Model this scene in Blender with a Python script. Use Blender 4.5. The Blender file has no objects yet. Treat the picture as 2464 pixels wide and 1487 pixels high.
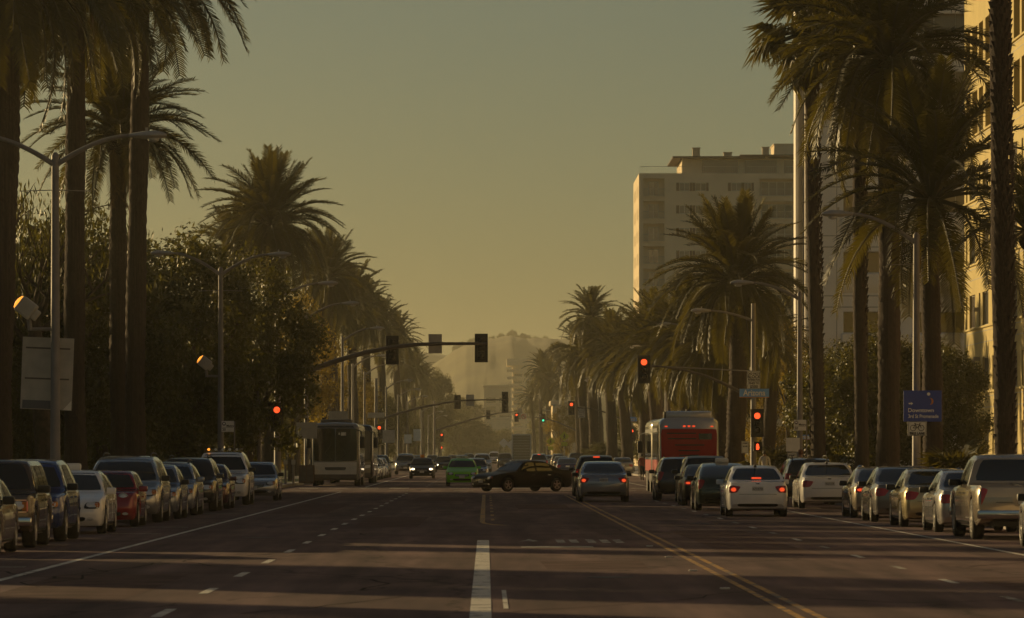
import bpy, bmesh, math, random
from mathutils import Vector, Matrix, noise as mnoise
from mathutils.bvhtree import BVHTree

R = math.radians
rnd = random.Random(11)
# ---------------------------------------------------------------- scale of the place
# The picture plane is 2464 units wide; 10000 units of focal length; eye 1.69 m above the road.
F, HX, HY, CH = 10000.0, 1170.0, 1093.0, 1.69
DS = 1.2      # the plan below is laid out in units of 1/DS m along the street and stretched to metres at the end
def gx(px, Y): return (px - HX) * Y / F
def gz(py, Y): return CH - (py - HY) * Y / F
def gY(py): return CH * F / (py - HY)

scene = bpy.context.scene
C = scene.collection
# ---------------------------------------------------------------- camera
cam_d = bpy.data.cameras.new('camera')
cam = bpy.data.objects.new('camera', cam_d)
C.objects.link(cam)
cam.location = (0, 0, CH)
cam.rotation_euler = (R(90), 0, 0)
cam_d.sensor_width = 36
cam_d.lens = F * DS / 2464 * 36
cam_d.shift_x = (1232 - HX) / 2464
cam_d.shift_y = (HY - 743.5) / 2464
cam_d.clip_start = 0.5
cam_d.clip_end = 6000
cam_d.dof.use_dof = True
cam_d.dof.focus_distance = 210
cam_d.dof.aperture_fstop = 8.0
scene.camera = cam

# ---------------------------------------------------------------- sky, sun, exposure
SUN_AZ, SUN_EL = 47.0, 11.0            # degrees to the left of the street's axis, degrees above the horizon
world = bpy.data.worlds.new('World')
scene.world = world
world.use_nodes = True
wn = world.node_tree
wn.nodes.clear()
sky = wn.nodes.new('ShaderNodeTexSky')
sky.sky_type = 'NISHITA'
sky.sun_disc = False
sky.sun_elevation = R(SUN_EL)
sky.sun_rotation = R(-SUN_AZ)
sky.air_density = 1.1
sky.dust_density = 0.6
sky.ozone_density = 0.6
tint = wn.nodes.new('ShaderNodeMix')
tint.data_type = 'RGBA'
tint.blend_type = 'MULTIPLY'
tint.inputs['Factor'].default_value = 1.0
tint.inputs['B'].default_value = (0.52, 0.575, 0.58, 1)
bg = wn.nodes.new('ShaderNodeBackground')
bg.inputs['Strength'].default_value = 0.05
wo = wn.nodes.new('ShaderNodeOutputWorld')
wn.links.new(sky.outputs[0], tint.inputs['A'])
wn.links.new(tint.outputs['Result'], bg.inputs['Color'])
wn.links.new(bg.outputs[0], wo.inputs['Surface'])

sun_d = bpy.data.lights.new('sun', 'SUN')
sun_d.energy = 5.0
sun_d.angle = R(0.53)
sun_d.color = (1.0, 0.70, 0.31)
sun = bpy.data.objects.new('sun', sun_d)
C.objects.link(sun)
sdir = Vector((-math.sin(R(SUN_AZ)) * math.cos(R(SUN_EL)), math.cos(R(SUN_AZ)) * math.cos(R(SUN_EL)), math.sin(R(SUN_EL))))
sun.rotation_euler = sdir.to_track_quat('Z', 'Y').to_euler()
sun.location = sdir * 500

vs = scene.view_settings
scene.display_settings.display_device = 'sRGB'
vs.view_transform = 'Standard'
vs.look = 'None'
vs.exposure = -0.1
vs.gamma = 1.0
cy = scene.cycles
cy.use_denoising = True
cy.max_bounces = 6
cy.diffuse_bounces = 2
cy.glossy_bounces = 3
cy.transmission_bounces = 3
cy.transparent_max_bounces = 6
cy.volume_bounces = 1
cy.sample_clamp_indirect = 6
cy.caustics_reflective = False
cy.caustics_refractive = False

# ---------------------------------------------------------------- materials
MATS = {}
def mat(name, col, rough=0.6, metal=0.0, spec=0.5, var=0.0, vscale=6.0, bump=0.0, bscale=40.0, coat=0.0, col2=None, emit=None, estr=0.0, coord='Object'):
    if name in MATS: return MATS[name]
    m = bpy.data.materials.new(name); m.use_nodes = True
    nt = m.node_tree; b = nt.nodes['Principled BSDF']
    b.inputs['Base Color'].default_value = (*col, 1)
    b.inputs['Roughness'].default_value = rough
    b.inputs['Metallic'].default_value = metal
    b.inputs['Specular IOR Level'].default_value = spec
    if coat:
        b.inputs['Coat Weight'].default_value = coat; b.inputs['Coat Roughness'].default_value = 0.04
    if emit:
        b.inputs['Emission Color'].default_value = (*emit, 1); b.inputs['Emission Strength'].default_value = estr
    if var or bump or col2:
        tc = nt.nodes.new('ShaderNodeTexCoord')
    if var or col2:
        n = nt.nodes.new('ShaderNodeTexNoise'); n.inputs['Scale'].default_value = vscale; n.inputs['Detail'].default_value = 6
        nt.links.new(tc.outputs[coord], n.inputs['Vector'])
        r = nt.nodes.new('ShaderNodeValToRGB')
        c2 = col2 if col2 else tuple(c * (1 - var) for c in col)
        c1 = col if col2 else tuple(min(1, c * (1 + var)) for c in col)
        r.color_ramp.elements[0].position = 0.32; r.color_ramp.elements[0].color = (*c2, 1)
        r.color_ramp.elements[1].position = 0.68; r.color_ramp.elements[1].color = (*c1, 1)
        nt.links.new(n.outputs['Fac'], r.inputs['Fac']); nt.links.new(r.outputs['Color'], b.inputs['Base Color'])
    if bump:
        n2 = nt.nodes.new('ShaderNodeTexNoise'); n2.inputs['Scale'].default_value = bscale; n2.inputs['Detail'].default_value = 4
        nt.links.new(tc.outputs[coord], n2.inputs['Vector'])
        bp = nt.nodes.new('ShaderNodeBump'); bp.inputs['Strength'].default_value = bump; bp.inputs['Distance'].default_value = 0.03
        nt.links.new(n2.outputs['Fac'], bp.inputs['Height']); nt.links.new(bp.outputs['Normal'], b.inputs['Normal'])
    MATS[name] = m
    return m

def leaf_mat(name, col, col2, trans, tmix=0.4, vscale=1.5):
    m = bpy.data.materials.new(name); m.use_nodes = True
    nt = m.node_tree; nt.nodes.clear()
    out = nt.nodes.new('ShaderNodeOutputMaterial')
    tc = nt.nodes.new('ShaderNodeTexCoord')
    n = nt.nodes.new('ShaderNodeTexNoise'); n.inputs['Scale'].default_value = vscale; n.inputs['Detail'].default_value = 5
    oi = nt.nodes.new('ShaderNodeObjectInfo')
    add = nt.nodes.new('ShaderNodeMath'); add.operation = 'MULTIPLY_ADD'
    nt.links.new(oi.outputs['Random'], add.inputs[0]); add.inputs[1].default_value = 0.35
    nt.links.new(n.outputs['Fac'], add.inputs[2])
    nt.links.new(tc.outputs['Object'], n.inputs['Vector'])
    r = nt.nodes.new('ShaderNodeValToRGB')
    r.color_ramp.elements[0].position = 0.4; r.color_ramp.elements[0].color = (*col2, 1)
    r.color_ramp.elements[1].position = 0.9; r.color_ramp.elements[1].color = (*col, 1)
    nt.links.new(add.outputs[0], r.inputs['Fac'])
    p = nt.nodes.new('ShaderNodeBsdfPrincipled'); p.inputs['Roughness'].default_value = 0.5; p.inputs['Specular IOR Level'].default_value = 0.35
    nt.links.new(r.outputs['Color'], p.inputs['Base Color'])
    t = nt.nodes.new('ShaderNodeBsdfTranslucent'); t.inputs['Color'].default_value = (*trans, 1)
    mx = nt.nodes.new('ShaderNodeMixShader'); mx.inputs[0].default_value = tmix
    nt.links.new(p.outputs[0], mx.inputs[1]); nt.links.new(t.outputs[0], mx.inputs[2])
    nt.links.new(mx.outputs[0], out.inputs['Surface'])
    MATS[name] = m
    return m

# ---------------------------------------------------------------- mesh helpers
class MB:
    """collects shapes; build() links them as one mesh object"""
    def __init__(s): s.v = []; s.f = []; s.mi = []
    def add(s, vs, fs, mi=0):
        o = len(s.v); s.v += [tuple(v) for v in vs]
        s.f += [tuple(i + o for i in f) for f in fs]; s.mi += [mi] * len(fs)
    def box(s, a, b, mi=0, M=None):
        x0, y0, z0 = a; x1, y1, z1 = b
        vs = [(x0,y0,z0),(x1,y0,z0),(x1,y1,z0),(x0,y1,z0),(x0,y0,z1),(x1,y0,z1),(x1,y1,z1),(x0,y1,z1)]
        if M is not None: vs = [M @ Vector(v) for v in vs]
        s.add(vs, [(0,3,2,1),(4,5,6,7),(0,1,5,4),(1,2,6,5),(2,3,7,6),(3,0,4,7)], mi)
    def rbox(s, a, b, r, mi=0, M=None):
        """box with chamfered vertical and horizontal edges"""
        bm = bmesh.new()
        bmesh.ops.create_cube(bm, size=1)
        for v in bm.verts:
            v.co = Vector([(a[i] + b[i]) / 2 + v.co[i] * (b[i] - a[i]) for i in range(3)])
        bmesh.ops.bevel(bm, geom=bm.edges[:], offset=r, segments=2, affect='EDGES', profile=0.6)
        bm.verts.index_update()
        vs = [M @ v.co if M is not None else v.co.copy() for v in bm.verts]
        s.add(vs, [[v.index for v in f.verts] for f in bm.faces], mi); bm.free()
    def tube(s, pts, radii, n=8, mi=0, cap=True):
        pts = [Vector(p) for p in pts]
        if not hasattr(radii, '__len__'): radii = [radii] * len(pts)
        rings = []; prev = None
        for i, p in enumerate(pts):
            d = (pts[min(i + 1, len(pts) - 1)] - pts[max(i - 1, 0)])
            if d.length < 1e-9: d = Vector((0, 0, 1))
            d.normalize()
            ref = Vector((0, 0, 1)) if abs(d.z) < 0.9 else Vector((1, 0, 0))
            if prev is not None: ref = prev
            u = (ref - d * ref.dot(d)).normalized(); w = d.cross(u); prev = u
            rings.append([p + (u * math.cos(2 * math.pi * k / n) + w * math.sin(2 * math.pi * k / n)) * radii[i] for k in range(n)])
        vs = [q for r_ in rings for q in r_]
        fs = []
        for i in range(len(rings) - 1):
            for k in range(n):
                k2 = (k + 1) % n
                fs.append((i * n + k, i * n + k2, (i + 1) * n + k2, (i + 1) * n + k))
        if cap:
            fs.append(tuple(reversed(range(n)))); fs.append(tuple((len(rings) - 1) * n + k for k in range(n)))
        s.add(vs, fs, mi)
    def disc(s, c, r, axis='y', d=1, n=20, mi=0, r2=None):
        vs = []
        for k in range(n):
            a = 2 * math.pi * k / n; p, q = r * math.cos(a), (r2 or r) * math.sin(a)
            vs.append((c[0] + p, c[1], c[2] + q) if axis == 'y' else ((c[0], c[1] + p, c[2] + q) if axis == 'x' else (c[0] + p, c[1] + q, c[2])))
        f = tuple(range(n))
        if (axis == 'y' and d > 0) or (axis != 'y' and d < 0): f = tuple(reversed(f))
        s.add(vs, [f], mi)
    def mesh(s, name, mats, smooth=None):
        me = bpy.data.meshes.new(name)
        me.from_pydata(s.v, [], s.f); me.update()
        for m in (mats if isinstance(mats, (list, tuple)) else [mats]): me.materials.append(m)
        if any(s.mi): me.polygons.foreach_set('material_index', s.mi)
        if smooth is not None:
            me.polygons.foreach_set('use_smooth', [True] * len(me.polygons))
            me.set_sharp_from_angle(angle=R(smooth))
        return me
    def build(s, name, mats, parent=None, smooth=None, loc=None):
        return link(name, s.mesh(name, mats, smooth), parent, loc)

def link(name, me, parent=None, loc=None):
    o = bpy.data.objects.new(name, me); C.objects.link(o)
    if parent is not None: o.parent = parent
    if loc is not None: o.location = loc
    return o
def tag(o, label, cat, group=None):
    o['label'] = label; o['category'] = cat
    if group: o['group'] = group
    return o
def thing(name, label, cat, loc=(0, 0, 0), rz=0.0, group=None):
    o = bpy.data.objects.new(name, None); C.objects.link(o)
    o.location = loc; o.rotation_euler = (0, 0, rz); o.empty_display_size = 0.2
    return tag(o, label, cat, group)
def struct(o, kind='structure'):
    o['kind'] = kind; return o

def text_mesh(txt, size, m, name='lettering', bold=0.0, ext=0.004):
    cu = bpy.data.curves.new('t', 'FONT'); cu.body = txt; cu.size = size; cu.align_x = 'CENTER'; cu.align_y = 'CENTER'
    cu.extrude = ext; cu.offset = bold; cu.resolution_u = 3
    o = bpy.data.objects.new('t', cu); C.objects.link(o)
    bpy.context.view_layer.update()
    me = bpy.data.meshes.new_from_object(o.evaluated_get(bpy.context.evaluated_depsgraph_get()))
    bpy.data.objects.remove(o); bpy.data.curves.remove(cu)
    me.materials.clear(); me.materials.append(m); me.name = name
    return me
def lettering(txt, size, m, parent, x, z, y=-0.012, bold=0.0, sx=1.0):
    o = link('lettering', text_mesh(txt, size, m, bold=bold), parent, (x, y, z))
    o.rotation_euler = (R(90), 0, 0); o.scale = (sx, 1, 1)
    return o
# ================================================================ MATERIALS OF THE STREET
def asphalt_mat():
    m = bpy.data.materials.new('asphalt'); m.use_nodes = True; nt = m.node_tree; b = nt.nodes['Principled BSDF']
    tc = nt.nodes.new('ShaderNodeTexCoord')
    def noise(scale, det, sx=1, sy=1):
        mp = nt.nodes.new('ShaderNodeMapping'); mp.inputs['Scale'].default_value = (sx, sy, 1)
        nt.links.new(tc.outputs['Object'], mp.inputs['Vector'])
        n = nt.nodes.new('ShaderNodeTexNoise'); n.inputs['Scale'].default_value = scale; n.inputs['Detail'].default_value = det
        nt.links.new(mp.outputs[0], n.inputs['Vector']); return n
    def ramp(src, p0, c0, p1, c1):
        r = nt.nodes.new('ShaderNodeValToRGB'); r.color_ramp.elements[0].position = p0; r.color_ramp.elements[0].color = (*c0, 1)
        r.color_ramp.elements[1].position = p1; r.color_ramp.elements[1].color = (*c1, 1)
        nt.links.new(src, r.inputs['Fac']); return r
    def mul(a, c):
        x = nt.nodes.new('ShaderNodeMix'); x.data_type = 'RGBA'; x.blend_type = 'MULTIPLY'; x.inputs['Factor'].default_value = 1
        nt.links.new(a, x.inputs['A']); nt.links.new(c, x.inputs['B']); return x
    streak = ramp(noise(1.0, 6, 2.4, 0.16).outputs['Fac'], 0.34, (0.66, 0.66, 0.68), 0.66, (1.1, 1.08, 1.06))
    base = ramp(noise(0.35, 6).outputs['Fac'], 0.3, (0.150, 0.097, 0.098), 0.7, (0.240, 0.158, 0.155))
    lanes = ramp(noise(1.0, 4, 0.9, 0.035).outputs['Fac'], 0.38, (0.58, 0.57, 0.58), 0.62, (1, 1, 1))      # wheel-track polish along the lanes
    grain = ramp(noise(55, 3).outputs['Fac'], 0.25, (0.72, 0.72, 0.72), 0.75, (1.2, 1.18, 1.15))
    x = mul(mul(base.outputs['Color'], lanes.outputs['Color']).outputs['Result'], grain.outputs['Color'])
    x = mul(x.outputs['Result'], streak.outputs['Color'])
    # tar-sealed cracks
    mp = nt.nodes.new('ShaderNodeMapping'); mp.inputs['Scale'].default_value = (1, 0.35, 1)
    wob = noise(0.8, 4)
    ad = nt.nodes.new('ShaderNodeMix'); ad.data_type = 'RGBA'; ad.blend_type = 'LINEAR_LIGHT'; ad.inputs['Factor'].default_value = 0.6
    nt.links.new(tc.outputs['Object'], mp.inputs['Vector']); nt.links.new(mp.outputs[0], ad.inputs['A']); nt.links.new(wob.outputs['Color'], ad.inputs['B'])
    vo = nt.nodes.new('ShaderNodeTexVoronoi'); vo.feature = 'DISTANCE_TO_EDGE'; vo.inputs['Scale'].default_value = 0.16
    nt.links.new(ad.outputs['Result'], vo.inputs['Vector'])
    ck = ramp(vo.outputs['Distance'], 0.002, (0.45, 0.42, 0.42), 0.007, (1, 1, 1))
    x = mul(x.outputs['Result'], ck.outputs['Color'])
    nt.links.new(x.outputs['Result'], b.inputs['Base Color'])
    b.inputs['Roughness'].default_value = 0.85; b.inputs['Specular IOR Level'].default_value = 0.16
    bp = nt.nodes.new('ShaderNodeBump'); bp.inputs['Strength'].default_value = 0.5; bp.inputs['Distance'].default_value = 0.01
    nt.links.new(noise(80, 3).outputs['Fac'], bp.inputs['Height']); nt.links.new(bp.outputs['Normal'], b.inputs['Normal'])
    return m
def paint_mat(name, col, wear=0.42):
    """road paint, worn through to the asphalt in patches"""
    m = bpy.data.materials.new(name); m.use_nodes = True; nt = m.node_tree; b = nt.nodes['Principled BSDF']
    tc = nt.nodes.new('ShaderNodeTexCoord'); n = nt.nodes.new('ShaderNodeTexNoise')
    n.inputs['Scale'].default_value = 2.2; n.inputs['Detail'].default_value = 9; n.inputs['Roughness'].default_value = 0.7
    nt.links.new(tc.outputs['Object'], n.inputs['Vector'])
    r = nt.nodes.new('ShaderNodeValToRGB'); r.color_ramp.elements[0].position = wear - 0.06; r.color_ramp.elements[0].color = (0.11, 0.095, 0.085, 1)
    r.color_ramp.elements[1].position = wear + 0.03; r.color_ramp.elements[1].color = (*col, 1)
    nt.links.new(n.outputs['Fac'], r.inputs['Fac']); nt.links.new(r.outputs['Color'], b.inputs['Base Color'])
    b.inputs['Roughness'].default_value = 0.7
    MATS[name] = m; return m
M_asphalt = asphalt_mat()
M_white = paint_mat('white_road_paint', (0.66, 0.63, 0.56), 0.44)
M_dimwhite = paint_mat('worn_white_road_paint', (0.40, 0.38, 0.34), 0.5)
M_yellow = paint_mat('yellow_road_paint', (0.52, 0.27, 0.03), 0.50)
M_conc = mat('pavement_concrete', (0.33, 0.30, 0.27), 0.85, var=0.22, vscale=1.2, bump=0.3, bscale=30)
M_kerb = mat('kerb_concrete', (0.30, 0.27, 0.24), 0.85, var=0.25, vscale=2.0)
M_lawn = mat('lawn', (0.075, 0.115, 0.02), 0.9, col2=(0.035, 0.055, 0.012), vscale=1.6, bump=0.6, bscale=60)
M_court = mat('forecourt_paving', (0.30, 0.25, 0.20), 0.9, var=0.2, vscale=0.4)
M_soil = mat('open_ground', (0.10, 0.085, 0.055), 0.95, var=0.3, vscale=0.02)
M_steel = mat('galvanised_pole_paint', (0.20, 0.18, 0.17), 0.6, 0.0, var=0.12, vscale=3)
M_steel_dk = mat('dark_pole_paint', (0.10, 0.085, 0.075), 0.5, 0.2, var=0.2, vscale=4)
M_black = mat('black_plastic', (0.012, 0.011, 0.011), 0.5)
M_rubber = mat('tyre_rubber', (0.014, 0.013, 0.013), 0.85)
M_glass = mat('dark_window_glass', (0.010, 0.012, 0.014), 0.04, spec=0.9)
M_chrome = mat('chrome', (0.62, 0.60, 0.57), 0.14, 1.0)
M_alloy = mat('alloy_wheel', (0.42, 0.41, 0.40), 0.3, 0.9)
M_signback = mat('sign_back_aluminium', (0.42, 0.39, 0.34), 0.55, 0.3, var=0.12, vscale=3)
M_signwhite = mat('sign_white', (0.74, 0.72, 0.66), 0.5, var=0.08, vscale=4)
M_signblue = mat('street_sign_blue', (0.15, 0.38, 0.85), 0.45, var=0.06)
M_signnavy = mat('wayfinding_navy', (0.012, 0.05, 0.36), 0.45, var=0.08)
M_ink = mat('sign_ink', (0.015, 0.014, 0.013), 0.6)
M_letter = mat('sign_letter_white', (0.90, 0.89, 0.86), 0.5)
M_orange = mat('sign_edge_orange', (0.60, 0.22, 0.02), 0.5)
M_red_on = mat('red_signal_lit', (0.3, 0.01, 0.0), 0.4, emit=(1.0, 0.085, 0.02), estr=1.9)
M_green_on = mat('green_signal_lit', (0.0, 0.3, 0.2), 0.4, emit=(0.05, 0.85, 0.42), estr=1.7)
M_lens_off = mat('unlit_signal_lens', (0.02, 0.012, 0.01), 0.25)
M_lamp_on = mat('floodlight_lens_lit', (0.5, 0.2, 0.02), 0.3, emit=(1.0, 0.36, 0.04), estr=1.6)
M_brake = mat('brake_light_lit', (0.3, 0.01, 0.01), 0.25, emit=(1.0, 0.085, 0.02), estr=0.95)
M_tail = mat('tail_light_red', (0.30, 0.012, 0.010), 0.15, coat=0.6)
M_head = mat('headlight_lens', (0.74, 0.73, 0.70), 0.2, 0.25, coat=0.8)
M_head_on = mat('headlight_lit', (0.8, 0.7, 0.5), 0.2, emit=(1.0, 0.78, 0.48), estr=5.0)
M_amber = mat('amber_indicator', (0.45, 0.14, 0.01), 0.25)
M_plate = mat('number_plate', (0.50, 0.49, 0.47), 0.45)

# ================================================================ GROUND, ROAD, PAVEMENTS
def sheet(name, x0, x1, y0, y1, z, m, parent=None, ny=1, kind=None):
    b = MB()
    for i in range(ny):
        a, c = y0 + (y1 - y0) * i / ny, y0 + (y1 - y0) * (i + 1) / ny
        b.add([(x0, a, z), (x1, a, z), (x1, c, z), (x0, c, z)], [(0, 1, 2, 3)])
    o = b.build(name, m, parent)
    if kind: o['kind'] = kind
    return o
sheet('ground', -1400, 1400, -50, 2950, -0.02, M_soil, kind='structure')
road = sheet('road', -10.2, 11.7, -45, 1750, 0.0, M_asphalt, kind='structure')
for y0, y1 in ((174, 190), (388, 404), (612, 628)):
    sheet('side_street', 11.72, 90, y0, y1, 0.002, M_asphalt, kind='structure')
def slab(name, x0, x1, y0, y1, z0, z1, m, kerb_x=None, kerb_s=1):
    b = MB(); b.box((x0, y0, z0), (x1, y1, z1)); o = struct(b.build(name, m))
    if kerb_x is not None:
        k = MB(); k.rbox((min(kerb_x, kerb_x + 0.16 * kerb_s), y0, -0.05), (max(kerb_x, kerb_x + 0.16 * kerb_s), y1, 0.152), 0.02); k.build('kerb', M_kerb, o)
    return o
slab('left_pavement', -13.4, -10.36, -45, 186, -0.1, 0.14, M_conc, -10.36, 1)
slab('left_pavement', -13.4, -10.36, 189, 1700, -0.1, 0.14, M_conc, -10.36, 1)
for a, c in ((-45, 172.5), (191.5, 386.5), (405.5, 610.5), (629.5, 1700)):
    slab('right_pavement', 11.86, 17.5, a, c, -0.1, 0.14, M_conc, 11.86, -1)
slab('park_lawn', -260, -13.42, -45, 1700, -0.1, 0.12, M_lawn)
slab('corner_lawn', -13.41, -10.9, 203, 262, 0.0, 0.165, M_lawn)
for a, c in ((-45, 172.5), (191.5, 386.5), (405.5, 610.5), (629.5, 1700)):
    slab('right_forecourt', 17.52, 120, a, c, -0.1, 0.12, M_court)

def mark(pts, m, z=0.004):
    b = MB(); b.add([(x, y, z) for x, y in pts], [tuple(range(len(pts)))])
    o = b.build('road_marking', m, road); return o
def stripe(x0, x1, y0, y1, m, z=0.004): return mark([(x0, y0), (x1, y0), (x1, y1), (x0, y1)], m, z)
stripe(-6.58, -6.46, 8, 186, M_white)                                     # cycle-lane edge line, left
stripe(-6.28, -6.16, 214, 600, M_white)
stripe(8.95, 9.05, 8, 152, M_white)                                       # edge line, right
stripe(8.4, 8.5, 212, 500, M_white)
stripe(-0.175, 0.055, 8, 81.6, M_white)                                   # wide line of the turn lane
stripe(0.02, 0.24, 214, 292, M_white)
for k in range(-4, 20):
    stripe(-3.49, -3.37, 43.1 + 7.08 * k, 45.3 + 7.08 * k, M_white)       # lane dashes
for k in range(-4, 16):
    stripe(6.09, 6.2, 47.6 + 6.75 * k, 49.4 + 6.75 * k, M_white if k % 2 else M_dimwhite)
for k in range(0, 44):
    stripe(-3.2, -3.08, 218 + 8 * k, 220.4 + 8 * k, M_dimwhite)
    stripe(5.6, 5.72, 214 + 8 * k, 216.4 + 8 * k, M_dimwhite)
for dx in (0, 0.22): stripe(3.2 + dx, 3.29 + dx, 8, 172, M_yellow)        # double yellow
for dx in (0, 0.24): stripe(2.5 + dx, 2.61 + dx, 216, 600, M_yellow)
stripe(-0.16, -0.03, 104, 173, M_yellow)                                  # turn pocket
arc = [(-0.16 + 0.62 * (1 - math.cos(a)), 104 - 5.5 * math.sin(a)) for a in [R(10 * i) for i in range(0, 10)]]
for (x0, y0), (x1, y1) in zip(arc, arc[1:]): mark([(x0, y0), (x0 + 0.11, y0 + 0.5), (x1 + 0.11, y1 + 0.5), (x1, y1)][::-1], M_yellow)
for k in range(9): stripe(0.12, 0.21, 106 + 7.5 * k, 108.5 + 7.5 * k, M_yellow)
for k in range(13):                                                       # crosswalk, worn into pieces
    if k not in (4,): stripe(-9.3 + 1.5 * k, -8.35 + 1.5 * k, 205.6, 207.4, M_dimwhite if k % 3 else M_white)
    if k not in (2, 7): stripe(-9.0 + 1.5 * k, -8.1 + 1.5 * k, 190.8, 192.2, M_dimwhite)
for i, xx in enumerate((1.36, 1.62, 1.95, 2.22, 2.48)): stripe(xx, xx + 0.16, 79.2, 82.2, M_dimwhite)   # legend
mark([(0.62, 80.2), (0.85, 82.6), (1.02, 80.6), (0.9, 80.3), (0.82, 80.9)], M_dimwhite)
stripe(0.63, 1.95, 75.2, 76.3, M_dimwhite)
stripe(0.19, 0.245, 45.4, 51.6, M_white)
for y in (46, 62.0, 88, 96, 118): stripe(-8.2, -6.9, y, y + 0.35, M_dimwhite)  # parking ticks
for y in (120, 128.5): stripe(7.9, 9.0, y, y + 0.5, M_dimwhite)
# raised reflective markers beside the yellow line
for i, y in enumerate((52, 60, 68, 76)):
    b = MB(); b.rbox((2.93, y, 0.0), (3.05, y + 0.12, 0.02), 0.006); b.build('road_stud', M_plate, road)

# repairs: darker resurfaced patches, poured crack sealant, iron covers
M_patch = mat('asphalt_repair', (0.115, 0.074, 0.072), 0.95, spec=0.1, var=0.3, vscale=1.5, bump=0.4, bscale=70)
M_tar = mat('crack_sealant', (0.020, 0.015, 0.014), 0.95, spec=0.05)
M_iron = mat('iron_cover', (0.05, 0.04, 0.035), 0.6, 0.5, var=0.3, vscale=8)
rr_ = random.Random(8)
for x0, x1, y0, y1 in ((-5.9, -4.2, 47.0, 58.5), (0.9, 2.4, 61.0, 66.0), (4.1, 5.6, 70.0, 92.0), (-3.1, -1.6, 96.0, 112.0), (6.6, 8.6, 52.0, 57.5), (-6.2, -4.6, 118, 141), (1.0, 2.6, 128, 139), (-2.6, -0.8, 150, 163)):
    o = mark([(x0, y0), (x0 + 0.6 * (x1 - x0), y0 - 0.1), (x1, y0 + 0.15), (x1 + 0.05, y1), (x0 - 0.06, y1 - 0.3)], M_patch, 0.002); o.name = 'asphalt_patch'
for k in range(26):
    x, y = rr_.uniform(-6, 9), rr_.uniform(43, 150) if k > 3 else 44 + 9 * k; pts = [(x, y)]; a = rr_.choice((0.15, 1.4, 1.57, 1.7)) + rr_.uniform(-.2, .2)
    for i in range(rr_.randint(6, 14)):
        a += rr_.uniform(-.35, .35); st = 0.28 if abs(math.cos(a)) > .7 else 0.9; pts.append((pts[-1][0] + math.cos(a) * st, pts[-1][1] + math.sin(a) * st))
    b = MB()
    for (xa, ya), (xb, yb) in zip(pts, pts[1:]):
        d = Vector((xb - xa, yb - ya)).normalized(); n_ = Vector((-d.y, d.x)) * rr_.uniform(.012, .028)
        b.add([(xa - n_.x, ya - n_.y, .003), (xb - n_.x, yb - n_.y, .003), (xb + n_.x, yb + n_.y, .003), (xa + n_.x, ya + n_.y, .003)], [(0, 1, 2, 3)])
    b.build('crack_seal', M_tar, road)
for x, y in ((1.7, 57.0), (-4.6, 84.0), (5.2, 101), (-1.2, 128)):
    b = MB(); b.tube([(x, y, -.05), (x, y, .006)], .33, 24); b.build('manhole_cover', M_iron, road)

# ================================================================ HILLS
def hill(name, Y, pts, depth, seed, m):
    """ridge with the given skyline (x, height) at distance Y, falling towards and away from the street"""
    r_ = random.Random(seed); b = MB(); n = 150; rows = 31
    xs = [pts[0][0] + (pts[-1][0] - pts[0][0]) * i / (n - 1) for i in range(n)]
    def sk(x):
        for (x0, z0), (x1, z1) in zip(pts, pts[1:]):
            if x0 <= x <= x1: return z0 + (z1 - z0) * (x - x0) / (x1 - x0)
        return 0
    for j in range(rows):
        t = j / (rows - 1); prof = math.sin(math.pi * t) ** 0.8 if t not in (0, 1) else 0
        for i, x in enumerate(xs):
            z = sk(x) * prof
            if 0 < j < rows - 1 and z > 2: z += r_.uniform(-0.5, 0.3) + 4.0 * mnoise.noise(Vector((x / 55, t * 5, seed))) * (0.25 if j == rows // 2 else 1) + 2.0 * mnoise.noise(Vector((x / 17, t * 14, seed)))
            b.v.append((x, Y + (t - 0.5) * depth, z - 0.5))
    for j in range(rows - 1):
        for i in range(n - 1):
            a = j * n + i; b.f.append((a, a + 1, a + n + 1, a + n)); b.mi.append(0)
    return struct(b.build(name, m, None, smooth=50))
M_hill = mat('scrub_hillside', (0.16, 0.14, 0.06), 0.95, col2=(0.08, 0.075, 0.035), vscale=0.035)
HYD = 2450
def hp(px, py): return (gx(px, HYD), gz(py, HYD))
near_hill = hill('hills', HYD, [hp(880, 1075), hp(980, 960), hp(1030, 890), hp(1073, 861), hp(1100, 838), hp(1126, 822), hp(1160, 818), hp(1200, 817), hp(1230, 812), hp(1265, 823), hp(1320, 820), hp(1380, 826), hp(1450, 850), hp(1560, 900), hp(1750, 1020), hp(1900, 1085)], 700, 3, M_hill)
far_hill = hill('far_hills', 2680, [(-420, 2), (-200, 40), (-90, 66), (-40, 68), (0, 62), (60, 52), (300, 40), (500, 3)], 380, 5, M_hill)
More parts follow.
